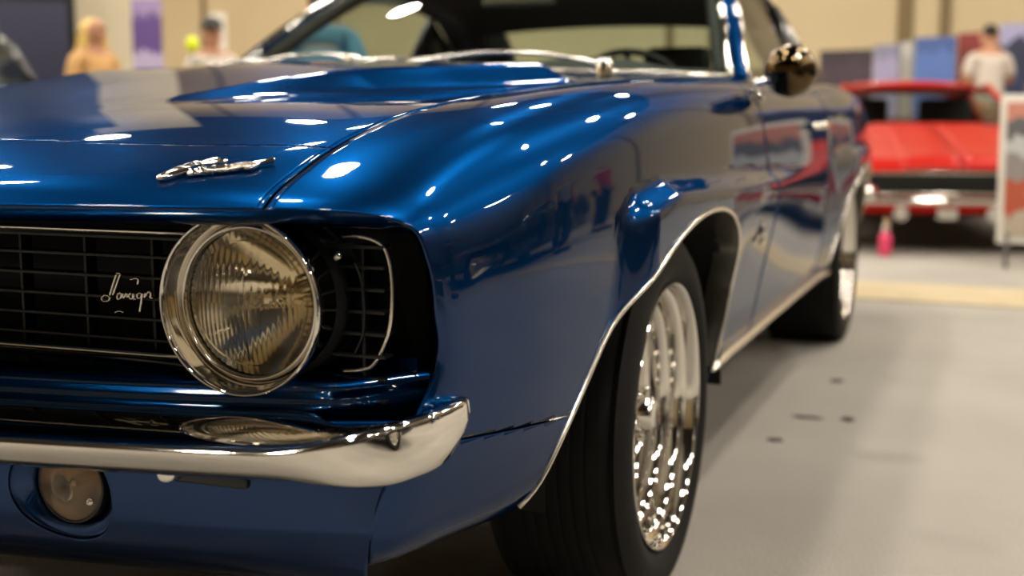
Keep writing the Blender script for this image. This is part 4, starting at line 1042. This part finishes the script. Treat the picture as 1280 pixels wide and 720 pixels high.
# yellow ball and white post by the person with cap
bl = empty('traffic_wand', (-4.60, 7.60, 0)); tag(bl, 'yellow-green round sign on a thin post beside the person in cap', 'sign')
mb = MB(); mb.lathe([(-.025, .001), (-.02, .05), (0, .065), (.02, .05), (.025, .001)], (0, 0, 1.375), 'y', 28); mb.build('disc', mat('fluorescent_yellow', (.75, .85, .02), .4), bl)
mb = MB(); mb.tube([(0, 0, .02), (0, 0, 1.33)], .008, 8); mb.build('post', M['housing'], bl)
mb = MB(); mb.lathe([(0, .13), (.015, .13), (.03, .02), (.03, .001)], (0, 0, 0), 'z', 24); mb.build('base', M['black'], bl)
wp = empty('door_frame_post', (-6.25, 10.45, 0), 0); tag(wp, 'narrow white post standing against the tan wall at left', 'post')
mb = MB(); mb.box((0, 0, .95), (.14, .10, 1.82), bev=.01); mb.build('post', M['white_enamel'], wp)
mb = MB(); mb.box((0, 0, .02), (.30, .30, .04), bev=.01); mb.build('foot', M['white_enamel'], wp)
# booth backdrop on the right, panels of printed cloth on frames
pan = [((-.60, 14.2), (.02, 13.95), 1.50, [(0, (.045, .025, .035)), (.3, (.10, .05, .045)), (.55, (.05, .03, .05)), (1.0, (.03, .02, .03))], 'dark brown print'),
       ((.03, 13.95), (.32, 13.82), 1.54, [(0, (.10, .09, .12)), (.35, (.30, .28, .45)), (1.0, (.2, .2, .3))], 'lavender print'),
       ((.33, 13.82), (.47, 13.76), 1.56, [(0, (.30, .29, .28)), (1.0, (.4, .4, .4))], 'pale grey print'),
       ((.48, 13.76), (.92, 13.55), 1.60, [(0, (.10, .19, .50)), (.5, (.08, .16, .44)), (1.0, (.05, .10, .3))], 'plain mid blue cloth'),
       ((.93, 13.55), (1.34, 13.36), 1.63, [(0, (.20, .02, .015)), (.6, (.12, .012, .01)), (1.0, (.2, .02, .02))], 'dark red print'),
       ((1.35, 13.36), (2.7, 12.75), 1.70, [(0, (.012, .015, .05)), (.4, (.02, .03, .10)), (.8, (.015, .02, .06)), (1.0, (.3, .3, .5))], 'navy print')]
for (a, b, top_, st, lb) in pan:
    a = Vector(a); b = Vector(b); m_ = (a + b) / 2; d = b - a; rz = math.atan2(d.y, d.x)
    r = empty('exhibit_banner', (m_.x, m_.y, 0), rz); tag(r, 'booth backdrop panel with %s, behind the red car' % lb, 'banner', None)
    mb = MB(); mb.box((0, 0, top_ / 2 + .08), (d.length - .01, .03, top_ - .06), bev=.004); mb.build('printed_cloth', banner_mat(lb.replace(' ', '_'), st[0][1], st), r)
    for sg in (1, -1):
        mb = MB(); mb.box((sg * (d.length / 2 - .05), .02, .06), (.04, .34, .12), bev=.01); mb.build('foot', M['housing'], r)
# leaning poster board at the far right
pb = empty('poster_board', (1.67, 6.30, 0), math.radians(6)); tag(pb, 'white-framed poster board with red and chrome printing, at the far right edge', 'poster board')
mb = MB(); mb.box((0, .0, .54), (.50, .03, .80), bev=.006, M4=Matrix.Rotation(math.radians(-8), 4, 'X')); mb.build('board', M['white_enamel'], pb)
mb = MB(); mb.box((0, -.022, .54), (.44, .006, .72), bev=.002, M4=Matrix.Rotation(math.radians(-8), 4, 'X'))
mb.build('printed_sheet', banner_mat('red_chrome_print', (.5, .5, .5), [(0, (.42, .36, .28)), (.30, (.40, .08, .04)), (.55, (.25, .22, .22)), (.72, (.45, .46, .48)), (.85, (.10, .10, .11)), (1.0, (.5, .2, .15))]), pb)
for a_ in ((-.2, -.07, .2, -.08), (.2, -.07, .2, -.08), (0, .08, .80, .35)):
    mb = MB(); mb.tube([(a_[0], a_[1], a_[2]), (a_[0], a_[3], .012)], .012, 8); mb.build('prop_leg', M['housing'], pb)
# pink spray bottle on the floor
sb = empty('spray_bottle', (.815, 6.70, 0), .3); tag(sb, 'pink spray bottle with white cap on the carpet before the red car', 'bottle')
mb = MB(); mb.lathe([(0, .001), (0, .034), (.01, .038), (.11, .038), (.13, .030), (.145, .016), (.150, .015)], (0, 0, 0), 'z', 28); mb.build('bottle_body', mat('pink_plastic', (.75, .06, .16), .35), sb)
mb = MB(); mb.lathe([(.146, .018), (.180, .019), (.185, .012), (.186, .001)], (0, 0, 0), 'z', 20); mb.build('cap', M['white_enamel'], sb)
mb = MB(); mb.box((0, -.012, .205), (.026, .075, .030), bev=.008); mb.box((0, -.030, .175), (.012, .012, .05), bev=.003, M4=Matrix.Rotation(.3, 4, 'X')); mb.build('trigger', mat('tan_plastic', (.55, .35, .22), .5), sb)
bpy.context.view_layer.update()
